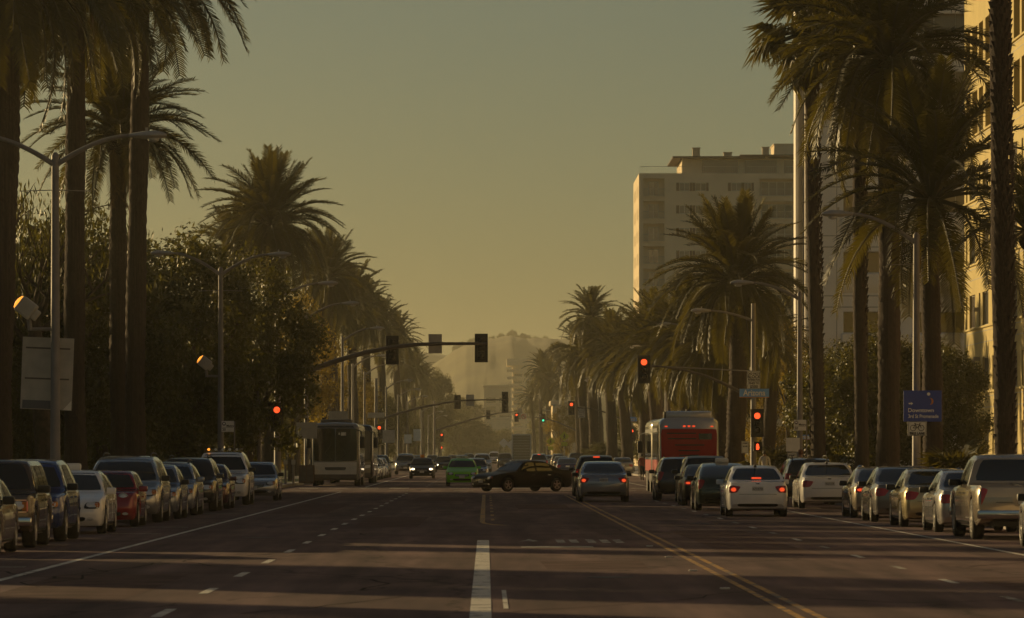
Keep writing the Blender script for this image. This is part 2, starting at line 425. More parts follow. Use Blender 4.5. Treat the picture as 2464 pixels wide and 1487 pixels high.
# ================================================================ BUILDINGS
def facade(parent, origin, u, nrm, W, z0, z1, openings, m_wall, reveal=0.25, name='wall'):
    """wall in the plane through origin along u (unit), outward normal nrm, with real openings (u0,u1,z0,z1)"""
    o = Vector(origin); u = Vector(u); nrm = Vector(nrm); b = MB()
    us = sorted({0, W, *[x for q in openings for x in q[:2]]}); zs = sorted({z0, z1, *[x for q in openings for x in q[2:4]]})
    def P(a, z, d=0): return o + u * a + Vector((0, 0, z)) + nrm * d
    flip = u.cross(Vector((0, 0, 1))).dot(nrm) < 0
    def quad(p): b.add(p if not flip else p[::-1], [(0, 1, 2, 3)])
    for a0, a1 in zip(us, us[1:]):
        for c0, c1 in zip(zs, zs[1:]):
            am, cm = (a0 + a1) / 2, (c0 + c1) / 2
            if any(q[0] < am < q[1] and q[2] < cm < q[3] for q in openings): continue
            quad([P(a0, c0), P(a1, c0), P(a1, c1), P(a0, c1)])
    for q in openings:
        d = -(q[4] if len(q) > 4 else reveal); a0, a1, c0, c1 = q[:4]
        quad([P(a0, c0), P(a0, c1), P(a0, c1, d), P(a0, c0, d)][::-1]); quad([P(a1, c0), P(a1, c1), P(a1, c1, d), P(a1, c0, d)])
        quad([P(a0, c0), P(a1, c0), P(a1, c0, d), P(a0, c0, d)][::-1]); quad([P(a0, c1), P(a1, c1), P(a1, c1, d), P(a0, c1, d)])
        if len(q) > 5 and q[5] == 'back': quad([P(a0, c0, d), P(a1, c0, d), P(a1, c1, d), P(a0, c1, d)])
    return b.build(name, m_wall, parent)
def window(parent, origin, u, nrm, a0, a1, c0, c1, depth, m_frame, m_pane, cols=1, rows=1, fw=0.06):
    """frame (a part) with its panes (sub-parts), set back by depth"""
    o = Vector(origin); u = Vector(u); nrm = Vector(nrm)
    Mx = Matrix((( u.x, -nrm.x, 0, o.x - nrm.x * depth), (u.y, -nrm.y, 0, o.y - nrm.y * depth), (0, 0, 1, o.z), (0, 0, 0, 1)))
    f = MB(); f.box((a0, -0.05, c0), (a1, 0.0, c0 + fw), M=Mx); f.box((a0, -0.05, c1 - fw), (a1, 0.0, c1), M=Mx)
    cw, rh = (a1 - a0) / cols, (c1 - c0) / rows
    for k in range(cols + 1):
        x = min(max(a0 + k * cw - fw / 2, a0), a1 - fw); f.box((x, -0.047, c0 + fw), (x + fw, 0.002, c1 - fw), M=Mx)
    for k in range(1, rows):
        z = c0 + k * rh; f.box((a0 + fw, -0.04, z - fw / 2), (a1 - fw, 0.0, z + fw / 2), M=Mx)
    w = f.build('window', m_frame, parent)
    for k in range(cols):
        for j in range(rows):
            p = MB(); p.box((a0 + k * cw + 0.02, -0.02, c0 + j * rh + 0.02), (a0 + (k + 1) * cw - 0.02, -0.01, c0 + (j + 1) * rh - 0.02), M=Mx)
            p.build('pane', m_pane, w)
    return w
M_tan = mat('tan_stucco', (0.74, 0.61, 0.41), 0.9, var=0.07, vscale=0.4)
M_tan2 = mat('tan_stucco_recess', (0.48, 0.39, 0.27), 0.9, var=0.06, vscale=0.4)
M_cream = mat('cream_render', (0.54, 0.43, 0.17), 0.85, var=0.08, vscale=0.5)
M_whitec = mat('white_concrete_panels', (0.88, 0.83, 0.76), 0.8, var=0.06, vscale=0.3)
M_frame = mat('window_frame_grey', (0.30, 0.28, 0.25), 0.5)
M_framew = mat('window_frame_white', (0.55, 0.52, 0.46), 0.5)
M_shutter = mat('brown_shutter', (0.10, 0.06, 0.04), 0.7)
M_pane = mat('building_glass', (0.05, 0.05, 0.045), 0.08, spec=0.7)
M_pane2 = mat('curtained_glass', (0.24, 0.21, 0.16), 0.25, spec=0.6)
M_curt_sky = mat('curtain_and_sky_glass', (0.20, 0.16, 0.12), 0.15, spec=0.7)  # drawn curtains; on the office block, sky reflection put into the colour
M_roofdk = mat('roof_felt', (0.09, 0.07, 0.06), 0.9)
M_rail = mat('railing_paint', (0.40, 0.37, 0.32), 0.5)

# --- tan apartment tower beyond the second junction
T = thing('apartment_tower', 'tan stucco apartment tower with balconies, shutters and a setback penthouse', 'building', (20.4, 555, 0))
TW, TH = 26.0, 39.2
ops = []; cells = []
for k in range(12):
    zc = 37.4 - 3.02 * k
    ops.append((0.55, 3.4, zc - 1.15, zc + 1.15, 1.3, 'back')); cells.append(('bal', 0.55, 3.4, zc))
    for a0, a1 in ((5.4, 6.75), (7.55, 8.95), (12.3, 13.75), (14.1, 15.0)):
        ops.append((a0, a1, zc - 0.55, zc + 0.55, 0.15)); cells.append(('win', a0, a1, zc))
    ops.append((16.1, 20.9, zc - 1.2, zc + 1.1, 1.3, 'back')); cells.append(('big', 16.1, 20.9, zc))
    ops.append((22.2, 25.0, zc - 1.15, zc + 1.15, 1.3, 'back')); cells.append(('bal', 22.2, 25.0, zc))
facade(T, (0, 0, 0), (1, 0, 0), (0, -1, 0), TW, 0, TH, ops, M_tan)
def railing(parent, x0, x1, y, z, h, step=0.14, name='railing'):
    b = MB(); b.box((x0, y - 0.03, z + h - 0.05), (x1, y + 0.03, z + h)); b.box((x0, y - 0.02, z + 0.04), (x1, y + 0.02, z + 0.08))
    n = max(2, int((x1 - x0) / step))
    for i in range(n + 1):
        x = x0 + (x1 - x0 - 0.02) * i / n; b.box((x, y - 0.012, z + 0.08), (x + 0.02, y + 0.012, z + h - 0.05))
    return b.build(name, M_rail, parent)
for kind, a0, a1, zc in cells:
    if zc < 8: continue
    if kind == 'win':
        window(T, (0, 0, 0), (1, 0, 0), (0, -1, 0), a0, a1, zc - 0.55, zc + 0.55, 0.12, M_framew, M_pane2 if rnd.random() < 0.7 else M_pane, 2, 1)
        sh = MB(); sh.box((a0 - 0.42, -0.05, zc - 0.55), (a0 - 0.02, -0.003, zc + 0.55)); sh.box((a1 + 0.02, -0.05, zc - 0.55), (a1 + 0.34, -0.003, zc + 0.55)); sh.build('shutter', M_shutter, T)
    else:
        d0 = a0 + (0.7 if kind == 'bal' else 0.25); d1 = a1 - (0.75 if kind == 'bal' else 0.3)
        window(T, (0, 0, 0), (1, 0, 0), (0, -1, 0), d0, d1, zc - 1.13, zc + 0.75, 1.26, M_framew, M_pane if rnd.random() < 0.4 else M_curt_sky, 2 if kind == 'bal' else 4, 1, 0.08)
        railing(T, a0, a1, -0.04, zc - 1.2, 0.95)
        s = MB(); s.box((a0 - 0.2, -0.22, zc - 1.36), (a1 + 0.2, -0.004, zc - 1.22)); s.build('balcony_slab', M_tan, T)
side_ops = []
for k in range(12):
    zc = 37.0 - 3.02 * k
    for a0 in (4.0, 8.5, 15.5, 20.0): side_ops.append((a0, a0 + 1.3, zc - 0.8, zc + 0.7, 0.2))
facade(T, (0, 25, 0), (0, -1, 0), (-1, 0, 0), 25, 0, TH, side_ops, M_tan, name='side_wall')
for q in side_ops:
    if q[2] > 12: window(T, (0, 25, 0), (0, -1, 0), (-1, 0, 0), q[0], q[1], q[2], q[3], 0.15, M_shutter, M_pane, 1, 1)
b = MB(); b.box((TW - 0.01, 0.05, 0), (TW, 25, TH)); b.box((0.05, 24.98, 0), (TW - 0.05, 25, TH)); b.build('rear_wall', M_tan, T)
b = MB(); b.box((0.02, 0.02, TH - 0.35), (TW - 0.02, 24.9, TH - 0.2)); b.build('roof', M_roofdk, T)
railing(T, 0.1, 6.2, 0.12, TH, 0.95, 0.25)
b = MB(); b.box((5.9, 4, TH - 0.25), (TW - 0.3, 22, TH + 2.2)); pent = b.build('penthouse', M_tan, T)
b = MB(); b.box((4.6, 2.4, TH + 2.2), (17.0, 23, TH + 2.45)); b.box((13.6, 2.2, TH + 2.45), (TW, 23, TH + 2.65)); b.build('penthouse_roof', M_roofdk, T)
for a0, a1 in ((8.6, 13.4), (14.4, 18.6), (19.6, 23.6)):
    w = MB(); w.box((a0, 3.9, TH + 0.1), (a1, 3.99, TH + 2.0)); w.build('penthouse_window', M_curt_sky, T); railing(T, a0, a1, 0.12, TH, 0.95, 0.3)
for a0, w_, h_ in ((7.4, 1.0, 1.1), (11.6, 1.1, 0.5), (16.8, 0.9, 1.2)):
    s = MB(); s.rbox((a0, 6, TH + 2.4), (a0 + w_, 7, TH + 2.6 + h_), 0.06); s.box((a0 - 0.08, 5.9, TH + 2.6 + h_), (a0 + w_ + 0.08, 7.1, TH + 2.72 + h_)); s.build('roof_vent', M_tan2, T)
b = MB(); b.box((18.4, 6, TH + 2.6), (23.2, 14, TH + 4.2)); b.box((18.3, 5.9, TH + 4.2), (23.3, 14.1, TH + 4.35)); b.build('lift_house', M_tan, T)
b = MB(); b.tube([(23.6, 6, TH + 2.6), (23.6, 6, TH + 6.2)], 0.04, 6); b.build('aerial', M_steel_dk, T)

# --- white concrete block with moulded window bays, and the finned slab behind it
W1 = thing('concrete_office_block', 'pale concrete office block with dark ribbon windows in moulded bays', 'building', (20.6, 267, 0))
W1W, W1H = 20.0, 30.0
wops = []
for k in range(7):
    z0 = 9.5 + 3.86 * (k - 1)
    for a0, a1 in ((2.35, 6.0), (6.85, 11.0), (11.85, 16.0)): wops.append((a0, a1, z0, z0 + 1.36, 0.9))
facade(W1, (0, 0, 0), (1, 0, 0), (0, -1, 0), W1W, 0, W1H, wops, M_whitec, 0.9)
for q in wops:
    window(W1, (0, 0, 0), (1, 0, 0), (0, -1, 0), q[0], q[1], q[2], q[3], 0.8, M_frame, M_pane if q[2] < 13 else M_curt_sky, 3, 1, 0.05)  # upper panes paler: reflected sky painted into their colour
for k in range(7):
    z0 = 9.5 + 3.86 * (k - 1)
    s = MB()                                                    # sloping moulded sill under each ribbon
    for a0, a1 in ((2.35, 6.0), (6.85, 11.0), (11.85, 16.0)):
        prof = [(-0.003, z0 - 1.3), (-0.22, z0 - 1.05), (-0.36, z0 - 0.6), (-0.40, z0 - 0.1), (-0.003, z0 - 0.02)]
        vs = [(a0 - 0.1, y, z) for y, z in prof] + [(a1 + 0.1, y, z) for y, z in prof]; n = len(prof)
        s.add(vs, [(i, i + 1, i + 1 + n, i + n)[::-1] for i in range(n - 1)] + [tuple(range(n)), tuple(range(2 * n - 1, n - 1, -1))])
    s.build('moulded_sill', M_whitec, W1, smooth=40)
    s = MB()
    for zz in (z0 + 1.62, z0 - 1.52): s.box((0.02, -0.012, zz), (W1W - 0.02, -0.003, zz + 0.05))
    s.build('panel_joint', M_frame, W1)
s = MB()
for a in (0.75, 1.9): s.box((a, -0.012, 0.2), (a + 0.04, -0.004, W1H))
s.build('pier_joint', M_frame, W1)
b = MB(); b.add([(0, 0, 0), (2.5, 30, 0), (2.5, 30, W1H), (0, 0, W1H)], [(0, 3, 2, 1)]); b.add([(0.05, 0.95, W1H), (W1W, 0.95, W1H), (W1W, 30, W1H), (2.5, 30, W1H)], [(0, 1, 2, 3)]); b.box((W1W, 0.02, 0), (W1W + 0.02, 30, W1H)); b.build('side_wall', M_whitec, W1)
b = MB(); b.rbox((-0.15, -0.2, W1H), (W1W + 0.15, 0.4, W1H + 0.9), 0.08); b.build('parapet', M_whitec, W1)

S1 = thing('finned_office_tower', 'tall white slab tower with bright full height vertical fins', 'building', (22.3, 301, 0))
b = MB(); b.add([(0.2, 0.6, 0), (15, 0.6, 0), (15, 30, 0), (2.6, 30, 0), (0.2, 0.6, 56), (15, 0.6, 56), (15, 30, 56), (2.6, 30, 56)], [(0, 1, 5, 4), (1, 2, 6, 5), (2, 3, 7, 6), (3, 0, 4, 7), (4, 5, 6, 7)]); b.build('wall', M_whitec, S1)
for a, dp in ((0.0, 1.6), (0.62, 2.6), (1.3, 3.6), (2.7, 3.6), (4.0, 2.4), (5.3, 2.4), (6.6, 2.4), (7.9, 2.4), (9.2, 2.4), (10.5, 2.4), (11.8, 2.4), (13.1, 2.4)):
    f = MB(); f.rbox((a, -dp, 0.1), (a + 0.20, 0.59, 56.3), 0.04); f.build('fin', M_whitec, S1)
for i, a in enumerate((1.5, 3.05, 4.35, 5.65, 6.95, 8.25, 9.55, 10.85, 12.15)):
    for k in range(12):
        p = MB(); p.box((a + 0.02, 0.5, 8 + 3.9 * k), (a + 0.90, 0.58, 10.4 + 3.9 * k)); p.build('window', M_pane if (i + k) % 3 else M_curt_sky, S1)

# --- sunlit cream building on the right
D1 = thing('deco_hotel', 'sunlit cream yellow hotel with banded walls and tall casement windows', 'building', (26.0, 226, 0))
DL, DH = 64.0, 29.5
dops = []
for k in range(7):
    z0 = 1.6 + 3.42 * k
    a = 1.0; i = 0
    while a < DL - 4:
        if k < 5:
            dops.append((a, a + 0.75, z0, z0 + 1.75, 0.22)); dops.append((a + 1.9, a + 5.0, z0, z0 + 1.75, 0.22)); a += 7.0
        else:
            dops.append((a, a + 2.2, z0, z0 + 2.3, 1.3, 'back')); dops.append((a + 3.4, a + 6.2, z0, z0 + 2.3, 1.3, 'back')); a += 7.0
facade(D1, (0, 0, 0), (0, -1, 0), (-1, 0, 0), DL, 0, DH, dops, M_cream)
for q in dops:
    if q[1] > 34: continue
    if q[4] < 1: window(D1, (0, 0, 0), (0, -1, 0), (-1, 0, 0), q[0], q[1], q[2], q[3], 0.16, M_frame, M_curt_sky if (q[0] + q[2]) % 2 > 1 else M_pane, 4 if q[1] - q[0] > 2 else 1, 1, 0.05)
    else:
        window(D1, (0, 0, 0), (0, -1, 0), (-1, 0, 0), q[0] + 0.3, q[1] - 0.3, q[2], q[3] - 0.2, 1.25, M_frame, M_pane, 2, 1)
for k in range(7):
    z0 = 1.6 + 3.42 * k
    s = MB()
    for dz in ((-0.9, -0.32, 0.28, 0.88, 1.45) if k < 5 else (-0.6, -0.25)): s.box((-0.012, -DL + 0.1, z0 + dz), (-0.003, -0.05, z0 + dz + 0.035)) if dz in (-0.9, -0.6, -0.32, -0.25) else None
    if s.v: s.build('wall_groove', M_frame, D1)
    s = MB(); s.rbox((-0.10, -DL + 0.2, z0 - 0.14), (-0.004, -0.1, z0 - 0.03), 0.02); s.build('sill_band', M_cream, D1)
b = MB(); b.box((0.02, -0.02, 0), (26, 0.0, DH)); b.box((0.02, -DL, DH - 0.3), (26, -0.03, DH - 0.2)); b.box((0.02, -DL, 0), (26, -DL + 0.02, DH - 0.35)); b.build('end_wall', M_cream, D1)
b = MB(); b.rbox((-0.2, -DL, DH), (0.3, 0.1, DH + 0.8), 0.06); b.build('parapet', M_cream, D1)
can = MB(); can.rbox((-2.4, -3.0, 3.05), (-0.006, -0.4, 3.5), 0.08); c1 = can.build('entrance_canopy', M_whitec, D1)
cc = MB(); cc.tube([(-1.9, -1.0, 0.1), (-1.9, -1.0, 3.05)], 0.22, 12); cc.tube([(-1.9, -2.6, 0.1), (-1.9, -2.6, 3.05)], 0.22, 12); cc.build('column', M_whitec, c1)
rr = MB()
for z in (3.75, 4.0, 4.25, 4.5): rr.tube([(-2.35, -3.0, z), (-2.35, -0.4, z)], 0.05, 6); rr.tube([(-2.35, -3.0, z), (-0.1, -3.0, z)], 0.05, 6)
rr.build('canopy_rail', M_rail, c1)
for yy, zz in ((-8.6, 6.6), (-8.6, 9.2), (-16, 10.4)):
    s = MB(); s.rbox((-0.35, yy, zz), (-0.004, yy + 0.2, zz + 0.22), 0.03); s.build('wall_lamp', M_frame, D1)

# --- the street front carries on unseen: blocks added to bounce sunlight onto shaded sides
def side_block(name, label, y0, y1, H, m, bay, X=26.0):
    t = thing(name, label, 'building', (X, y1, 0)); L_ = y1 - y0; q_ = []
    for k in range(int(H / 3.4) - 0):
        a = 1.2
        while a < L_ - bay + 0.5: q_.append((a, a + bay * 0.55, 1.3 + 3.4 * k, 3.0 + 3.4 * k, 0.25)); a += bay
    q_ = [q for q in q_ if q[3] < H - 0.4]
    facade(t, (0, 0, 0), (0, -1, 0), (-1, 0, 0), L_, 0, H, q_, m)
    for q in q_:
        p = MB(); p.box((0.18, -q[1], q[2]), (0.22, -q[0], q[3])); p.build('window', M_pane, t)
    s_ = MB(); s_.box((0.02, -0.02, 0), (22, 0, H)); s_.box((0.02, -L_, 0), (22, -L_ + 0.02, H)); s_.box((0.02, -L_ + .03, H - .1), (22, -0.03, H)); s_.build('end_wall', m, t)
    s_ = MB(); s_.rbox((-0.25, -L_, H), (0.3, 0, H + 0.7), 0.06); s_.build('cornice', m, t)
side_block('unseen_apartment_house', 'unseen tan apartment house added right of the picture beside the hotel', 104, 158, 20.5, mat('ochre_render', (0.68, 0.56, 0.42), 0.85, var=0.08, vscale=0.5), 4.2)
side_block('unseen_apartment_house', 'unseen pale plaster apartment house added right of the picture level with the near road', 44, 100, 24.0, mat('pale_plaster', (0.76, 0.68, 0.58), 0.85, var=0.08, vscale=0.5), 3.8)
side_block('unseen_apartment_house', 'unseen long buff apartment house added behind the viewpoint on the right', -44, 38, 22.0, mat('buff_plaster', (0.76, 0.66, 0.54), 0.85, var=0.08, vscale=0.5), 4.6)

# --- far blocks in the haze
def far_block(name, label, px0, px1, pytop, Y, depth, floors, m, balc):
    x0, x1, h = gx(px0, Y), gx(px1, Y), gz(pytop, Y)
    t = thing(name, label, 'building', (x0, Y, 0)); W = x1 - x0; fh = h / floors
    ops_ = []
    for k in range(floors - 1):
        z0 = fh * k + 0.8
        n = max(2, int(W / 4.6))
        for i in range(n): ops_.append((W * i / n + 0.5, W * (i + 1) / n - 0.5, z0, z0 + fh - 1.2, 0.9 if balc else 0.3, 'back'))
    facade(t, (0, 0, 0), (1, 0, 0), (0, -1, 0), W, 0, h, ops_, m)
    for q in ops_:
        p = MB(); p.box((q[0] + 0.25, (0.80 if balc else 0.22), q[2] + 0.1), (q[1] - 0.25, (0.88 if balc else 0.29), q[3] - 0.15)); p.build('window', M_pane, t)
    s = MB(); s.box((-0.02, 0.05, 0), (-0.0, depth, h)); s.box((W, 0.05, 0), (W + 0.02, depth, h)); s.box((0, 0.06, h - 0.02), (W, depth, h)); s.build('side_wall', m, t)
    if balc:
        for k in range(floors):
            s = MB(); s.box((-2.2, -1.1, fh * k + 0.3), (4.5, -0.01, fh * k + 0.55)); s.box((-2.2, -1.1, fh * k + 0.55), (4.5, -1.0, fh * k + 1.4)); s.build('balcony', m, t)
    s = MB(); s.rbox((-2.4 if balc else -0.4, -1.4 if balc else -0.3, h), (W + 0.8, depth, h + (2.8 if balc else 0.8)), 0.1); s.build('roof_slab', m, t)
    return t
far_block('far_apartment_block', 'hazy pale high rise with stacked corner balconies below the hill', 1233, 1372, 880, 1700, 22, 13, M_tan, True)
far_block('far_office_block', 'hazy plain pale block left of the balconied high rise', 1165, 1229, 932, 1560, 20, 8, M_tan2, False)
far_block('far_low_block', 'hazy low flat roofed block left of the plain pale block', 1168, 1226, 1010, 1380, 16, 4, M_tan, False)
far_block('far_side_building', 'flat roofed pale low building seen behind the right hand palms', 1330, 1420, 975, 700, 20, 3, M_tan, False)
# ================================================================ PALMS AND TREES
M_frond = leaf_mat('palm_leaf', (0.042, 0.046, 0.010), (0.014, 0.016, 0.006), (0.17, 0.135, 0.006), 0.24, 0.6)
M_frond_dry = leaf_mat('dry_palm_leaf', (0.15, 0.095, 0.035), (0.07, 0.045, 0.02), (0.18, 0.10, 0.02), 0.30, 0.8)
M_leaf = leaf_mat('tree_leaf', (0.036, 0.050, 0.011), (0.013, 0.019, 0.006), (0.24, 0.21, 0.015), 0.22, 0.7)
M_leaf_gold = leaf_mat('yellow_and_backlit_leaf', (0.12, 0.105, 0.022), (0.055, 0.05, 0.014), (0.38, 0.26, 0.02), 0.5, 0.9)  # yellow leaves; on the golden left trees, backlight put into the colour
M_bark_palm = mat('palm_trunk_bark', (0.045, 0.029, 0.023), 0.95, var=0.35, vscale=7, bump=0.9, bscale=22)
M_bark = mat('tree_bark', (0.07, 0.05, 0.035), 0.95, var=0.35, vscale=5, bump=0.8, bscale=18)
M_rachis = mat('palm_rib', (0.045, 0.038, 0.014), 0.6, var=0.2)

def frond_shape(b, L, rise, droop, n, leaf, r_, lw=0.042, M=None, stem=0.18):
    """feather leaf: arched rib with two rows of narrow leaflets that hang a little"""
    pts = []
    N = 12
    for i in range(N + 1):
        t = i / N; pts.append(Vector((L * (t - 0.10 * droop * t ** 3), 0, L * (rise * t - (rise * 0.55 + droop) * t ** 2.2))))
    def at(t):
        f = t * N; i = min(int(f), N - 1); return pts[i].lerp(pts[i + 1], f - i)
    if M is not None: pts2 = [M @ p for p in pts]
    else: pts2 = pts
    b.tube(pts2, [0.016 * L * (1 - 0.85 * i / N) + 0.002 for i in range(N + 1)], 3, 1, cap=False)
    for i in range(n):
        t = stem + (1 - stem) * (i + 0.5) / n; p = at(t); d = (at(min(1, t + 0.03)) - at(max(0, t - 0.03))).normalized()
        ll = leaf * (0.45 + 0.75 * math.sin(math.pi * min(1, (t - stem) / (1 - stem) * 0.82 + 0.16))) * r_.uniform(0.85, 1.1)
        up = Vector((0, 1, 0)).cross(d) * -1
        for s in (-1, 1):
            q = (Vector((0, s, 0)) * 0.78 + d * 0.66 + up * r_.uniform(0.05, 0.38)).normalized()
            mid = p + q * ll * 0.55; tip = p + q * ll * 0.95 + Vector((0, 0, -ll * r_.uniform(0.06, 0.30)))
            side = d * lw
            vs = [p - side * 0.4, p + side * 0.5, mid + side * 0.6, mid - side * 0.5, tip]
            if M is not None: vs = [M @ v for v in vs]
            b.add(vs, [(0, 1, 2, 3), (3, 2, 4)], 0)
def fan_shape(b, L, blade, r_, M=None, droop=0.25):
    """fan leaf: bare stalk and a pleated blade of pointed segments"""
    P = [Vector((L * t, 0, L * (0.10 * t - droop * t * t))) for t in (0, 0.33, 0.66, 1)]
    b.tube([M @ p for p in P] if M is not None else P, [0.03, 0.025, 0.02, 0.015], 3, 1, cap=False)
    c = P[-1]
    n = 22
    for i in range(n):
        a = R(-125 + 250 * (i + 0.5) / n); w = R(250 / n * 0.62)
        ll = blade * (0.75 + 0.25 * math.cos(a)) * r_.uniform(0.9, 1.08)
        def pt(ang, rad, dz): return c + Vector((math.cos(ang) * rad, math.sin(ang) * rad * 0.95, dz))
        z1 = (-0.10 if i % 2 else 0.02) * blade; zt = -blade * r_.uniform(0.25, 0.6)
        vs = [c, pt(a - w, ll * 0.58, z1), pt(a + w, ll * 0.58, z1 + 0.03), pt(a, ll, zt)]
        if M is not None: vs = [M @ v for v in vs]
        b.add(vs, [(0, 1, 2), (1, 3, 2)], 0)
fr = random.Random(4)
FROND = []      # shared leaf meshes of one metre length: upright, spreading, arching, hanging
for rise, droop in ((0.15, 0.10), (0.38, 0.32), (0.46, 0.46), (0.42, 0.52), (0.30, 0.55)):
    row = []
    for v in range(2):
        b = MB(); frond_shape(b, 1.0, rise, droop, 64, 0.15, fr, 0.0118); row.append(b.mesh('frond', [M_frond, M_rachis]))
    FROND.append(row)
b = MB(); frond_shape(b, 1.0, 0.15, 0.45, 36, 0.10, fr, 0.010); FROND_DRY = b.mesh('dry_frond', [M_frond_dry, M_frond_dry])
FAN = []
for v in range(3):
    b = MB(); fan_shape(b, 0.55, 0.5, fr, None, 0.1 + 0.15 * v); FAN.append(b.mesh('fan_leaf', [M_frond, M_rachis]))
b = MB(); fan_shape(b, 0.5, 0.45, fr, None, 0.3); FAN_DRY = b.mesh('dry_fan_leaf', [M_frond_dry, M_frond_dry])

def trunk_mesh(rough, seed):
    """unit-height, unit-radius trunk with rows of leaf scars; rough ones keep their stubs"""
    r_ = random.Random(seed); b = MB(); n, rows = 16, 84
    for j in range(rows + 1):
        t = j / rows; rad = 1.10 - 0.22 * t + 0.32 * max(0, 1 - t * 12) + 0.05 * math.sin(t * 21) + r_.uniform(-.02, .02); ox, oy = 0.35 * math.sin(t * 4.1 + seed), 0.3 * math.sin(t * 3.3 + 2 * seed)
        for k in range(n):
            a = 2 * math.pi * (k + 0.5 * (j % 2)) / n
            rr = rad * (1 + (0.07 if (j + k) % 2 else -0.035) + r_.uniform(-0.025, 0.025))
            b.v.append((math.cos(a) * rr + ox, math.sin(a) * rr + oy, t))
    for j in range(rows):
        for k in range(n):
            k2 = (k + 1) % n; b.f.append((j * n + k, j * n + k2, (j + 1) * n + k2, (j + 1) * n + k)); b.mi.append(0)
    if rough:
        for j in range(rough):
            a = j * 2.39996; t = (j + 0.5) / rough * 0.99; w = R(10)
            o = r_.uniform(1.12, 1.42); h = r_.uniform(0.010, 0.018)
            def p(ang, rad, z): return (math.cos(ang) * rad, math.sin(ang) * rad, z)
            b.add([p(a - w, 0.97, t), p(a + w, 0.97, t), p(a + w * 0.6, o, t + h), p(a - w * 0.6, o, t + h), p(a - w, 0.97, t + h * 0.9), p(a + w, 0.97, t + h * 0.9)],
                  [(0, 1, 2, 3), (3, 2, 5, 4), (0, 3, 4), (1, 5, 2)])
    return b.mesh('trunk', M_bark_palm, 60)
TRUNK = trunk_mesh(0, 1); TRUNK_R = trunk_mesh(620, 2); TRUNK_R2 = trunk_mesh(900, 3)

def crown_mesh(seed, fan):
    """the whole crown of a distant palm as one mesh, one metre leaves"""
    r_ = random.Random(seed); b = MB(); N = 40 if fan else (74, 62, 86, 70)[seed % 4]
    for i in range(N):
        f = (i + 0.5) / N; az = i * 2.39996 + r_.uniform(-0.2, 0.2); el = R(82 - (150 if fan else (128, 112, 150, 138)[seed % 4]) * f ** 0.9 + r_.uniform(-7, 7))
        Mx = Matrix.Rotation(az, 4, 'Z') @ Matrix.Rotation(-el, 4, 'Y') @ Matrix.Scale(r_.uniform(0.88, 1.08), 4)
        if fan: fan_shape(b, 0.55, 0.5, r_, Mx, 0.2)
        else: frond_shape(b, 1.0, 0.25 + 0.25 * math.sin(math.pi * f), 0.15 + 0.42 * f, 30, 0.155, r_, 0.024, Mx)
    return b.mesh('crown', [M_frond, M_rachis])
CROWN = [crown_mesh(s, False) for s in (21, 22, 23, 24)]; CROWN_FAN = [crown_mesh(s, True) for s in (31,)]

def boss_mesh(seed):
    """knob of trimmed leaf bases under a crown with a short skirt"""
    r_ = random.Random(seed); b = MB()
    for i in range(150):
        a = i * 2.39996; t = i / 150; rad = 1.05 + 0.55 * math.sin(math.pi * min(1, t * 1.15)); z = -1 + t * 1.2; w = R(13)
        def p(ang, q, zz): return (math.cos(ang) * q, math.sin(ang) * q, zz)
        b.add([p(a - w, rad * 0.55, z - 0.10), p(a + w, rad * 0.55, z - 0.10), p(a + w * 0.7, rad, z + 0.05), p(a - w * 0.7, rad, z + 0.05), p(a, rad * 0.6, z + 0.2)], [(0, 1, 2, 3), (3, 2, 4), (0, 3, 4), (1, 4, 2)])
    b.tube([(0, 0, -1.05), (0, 0, -0.6), (0, 0, -0.1), (0, 0, 0.3)], [0.75, 1.0, 0.95, 0.3], 12)
    return b.mesh('crown', M_bark_palm, 60)
BOSS = boss_mesh(3)
PALMG = 'palm trees lining the avenue'
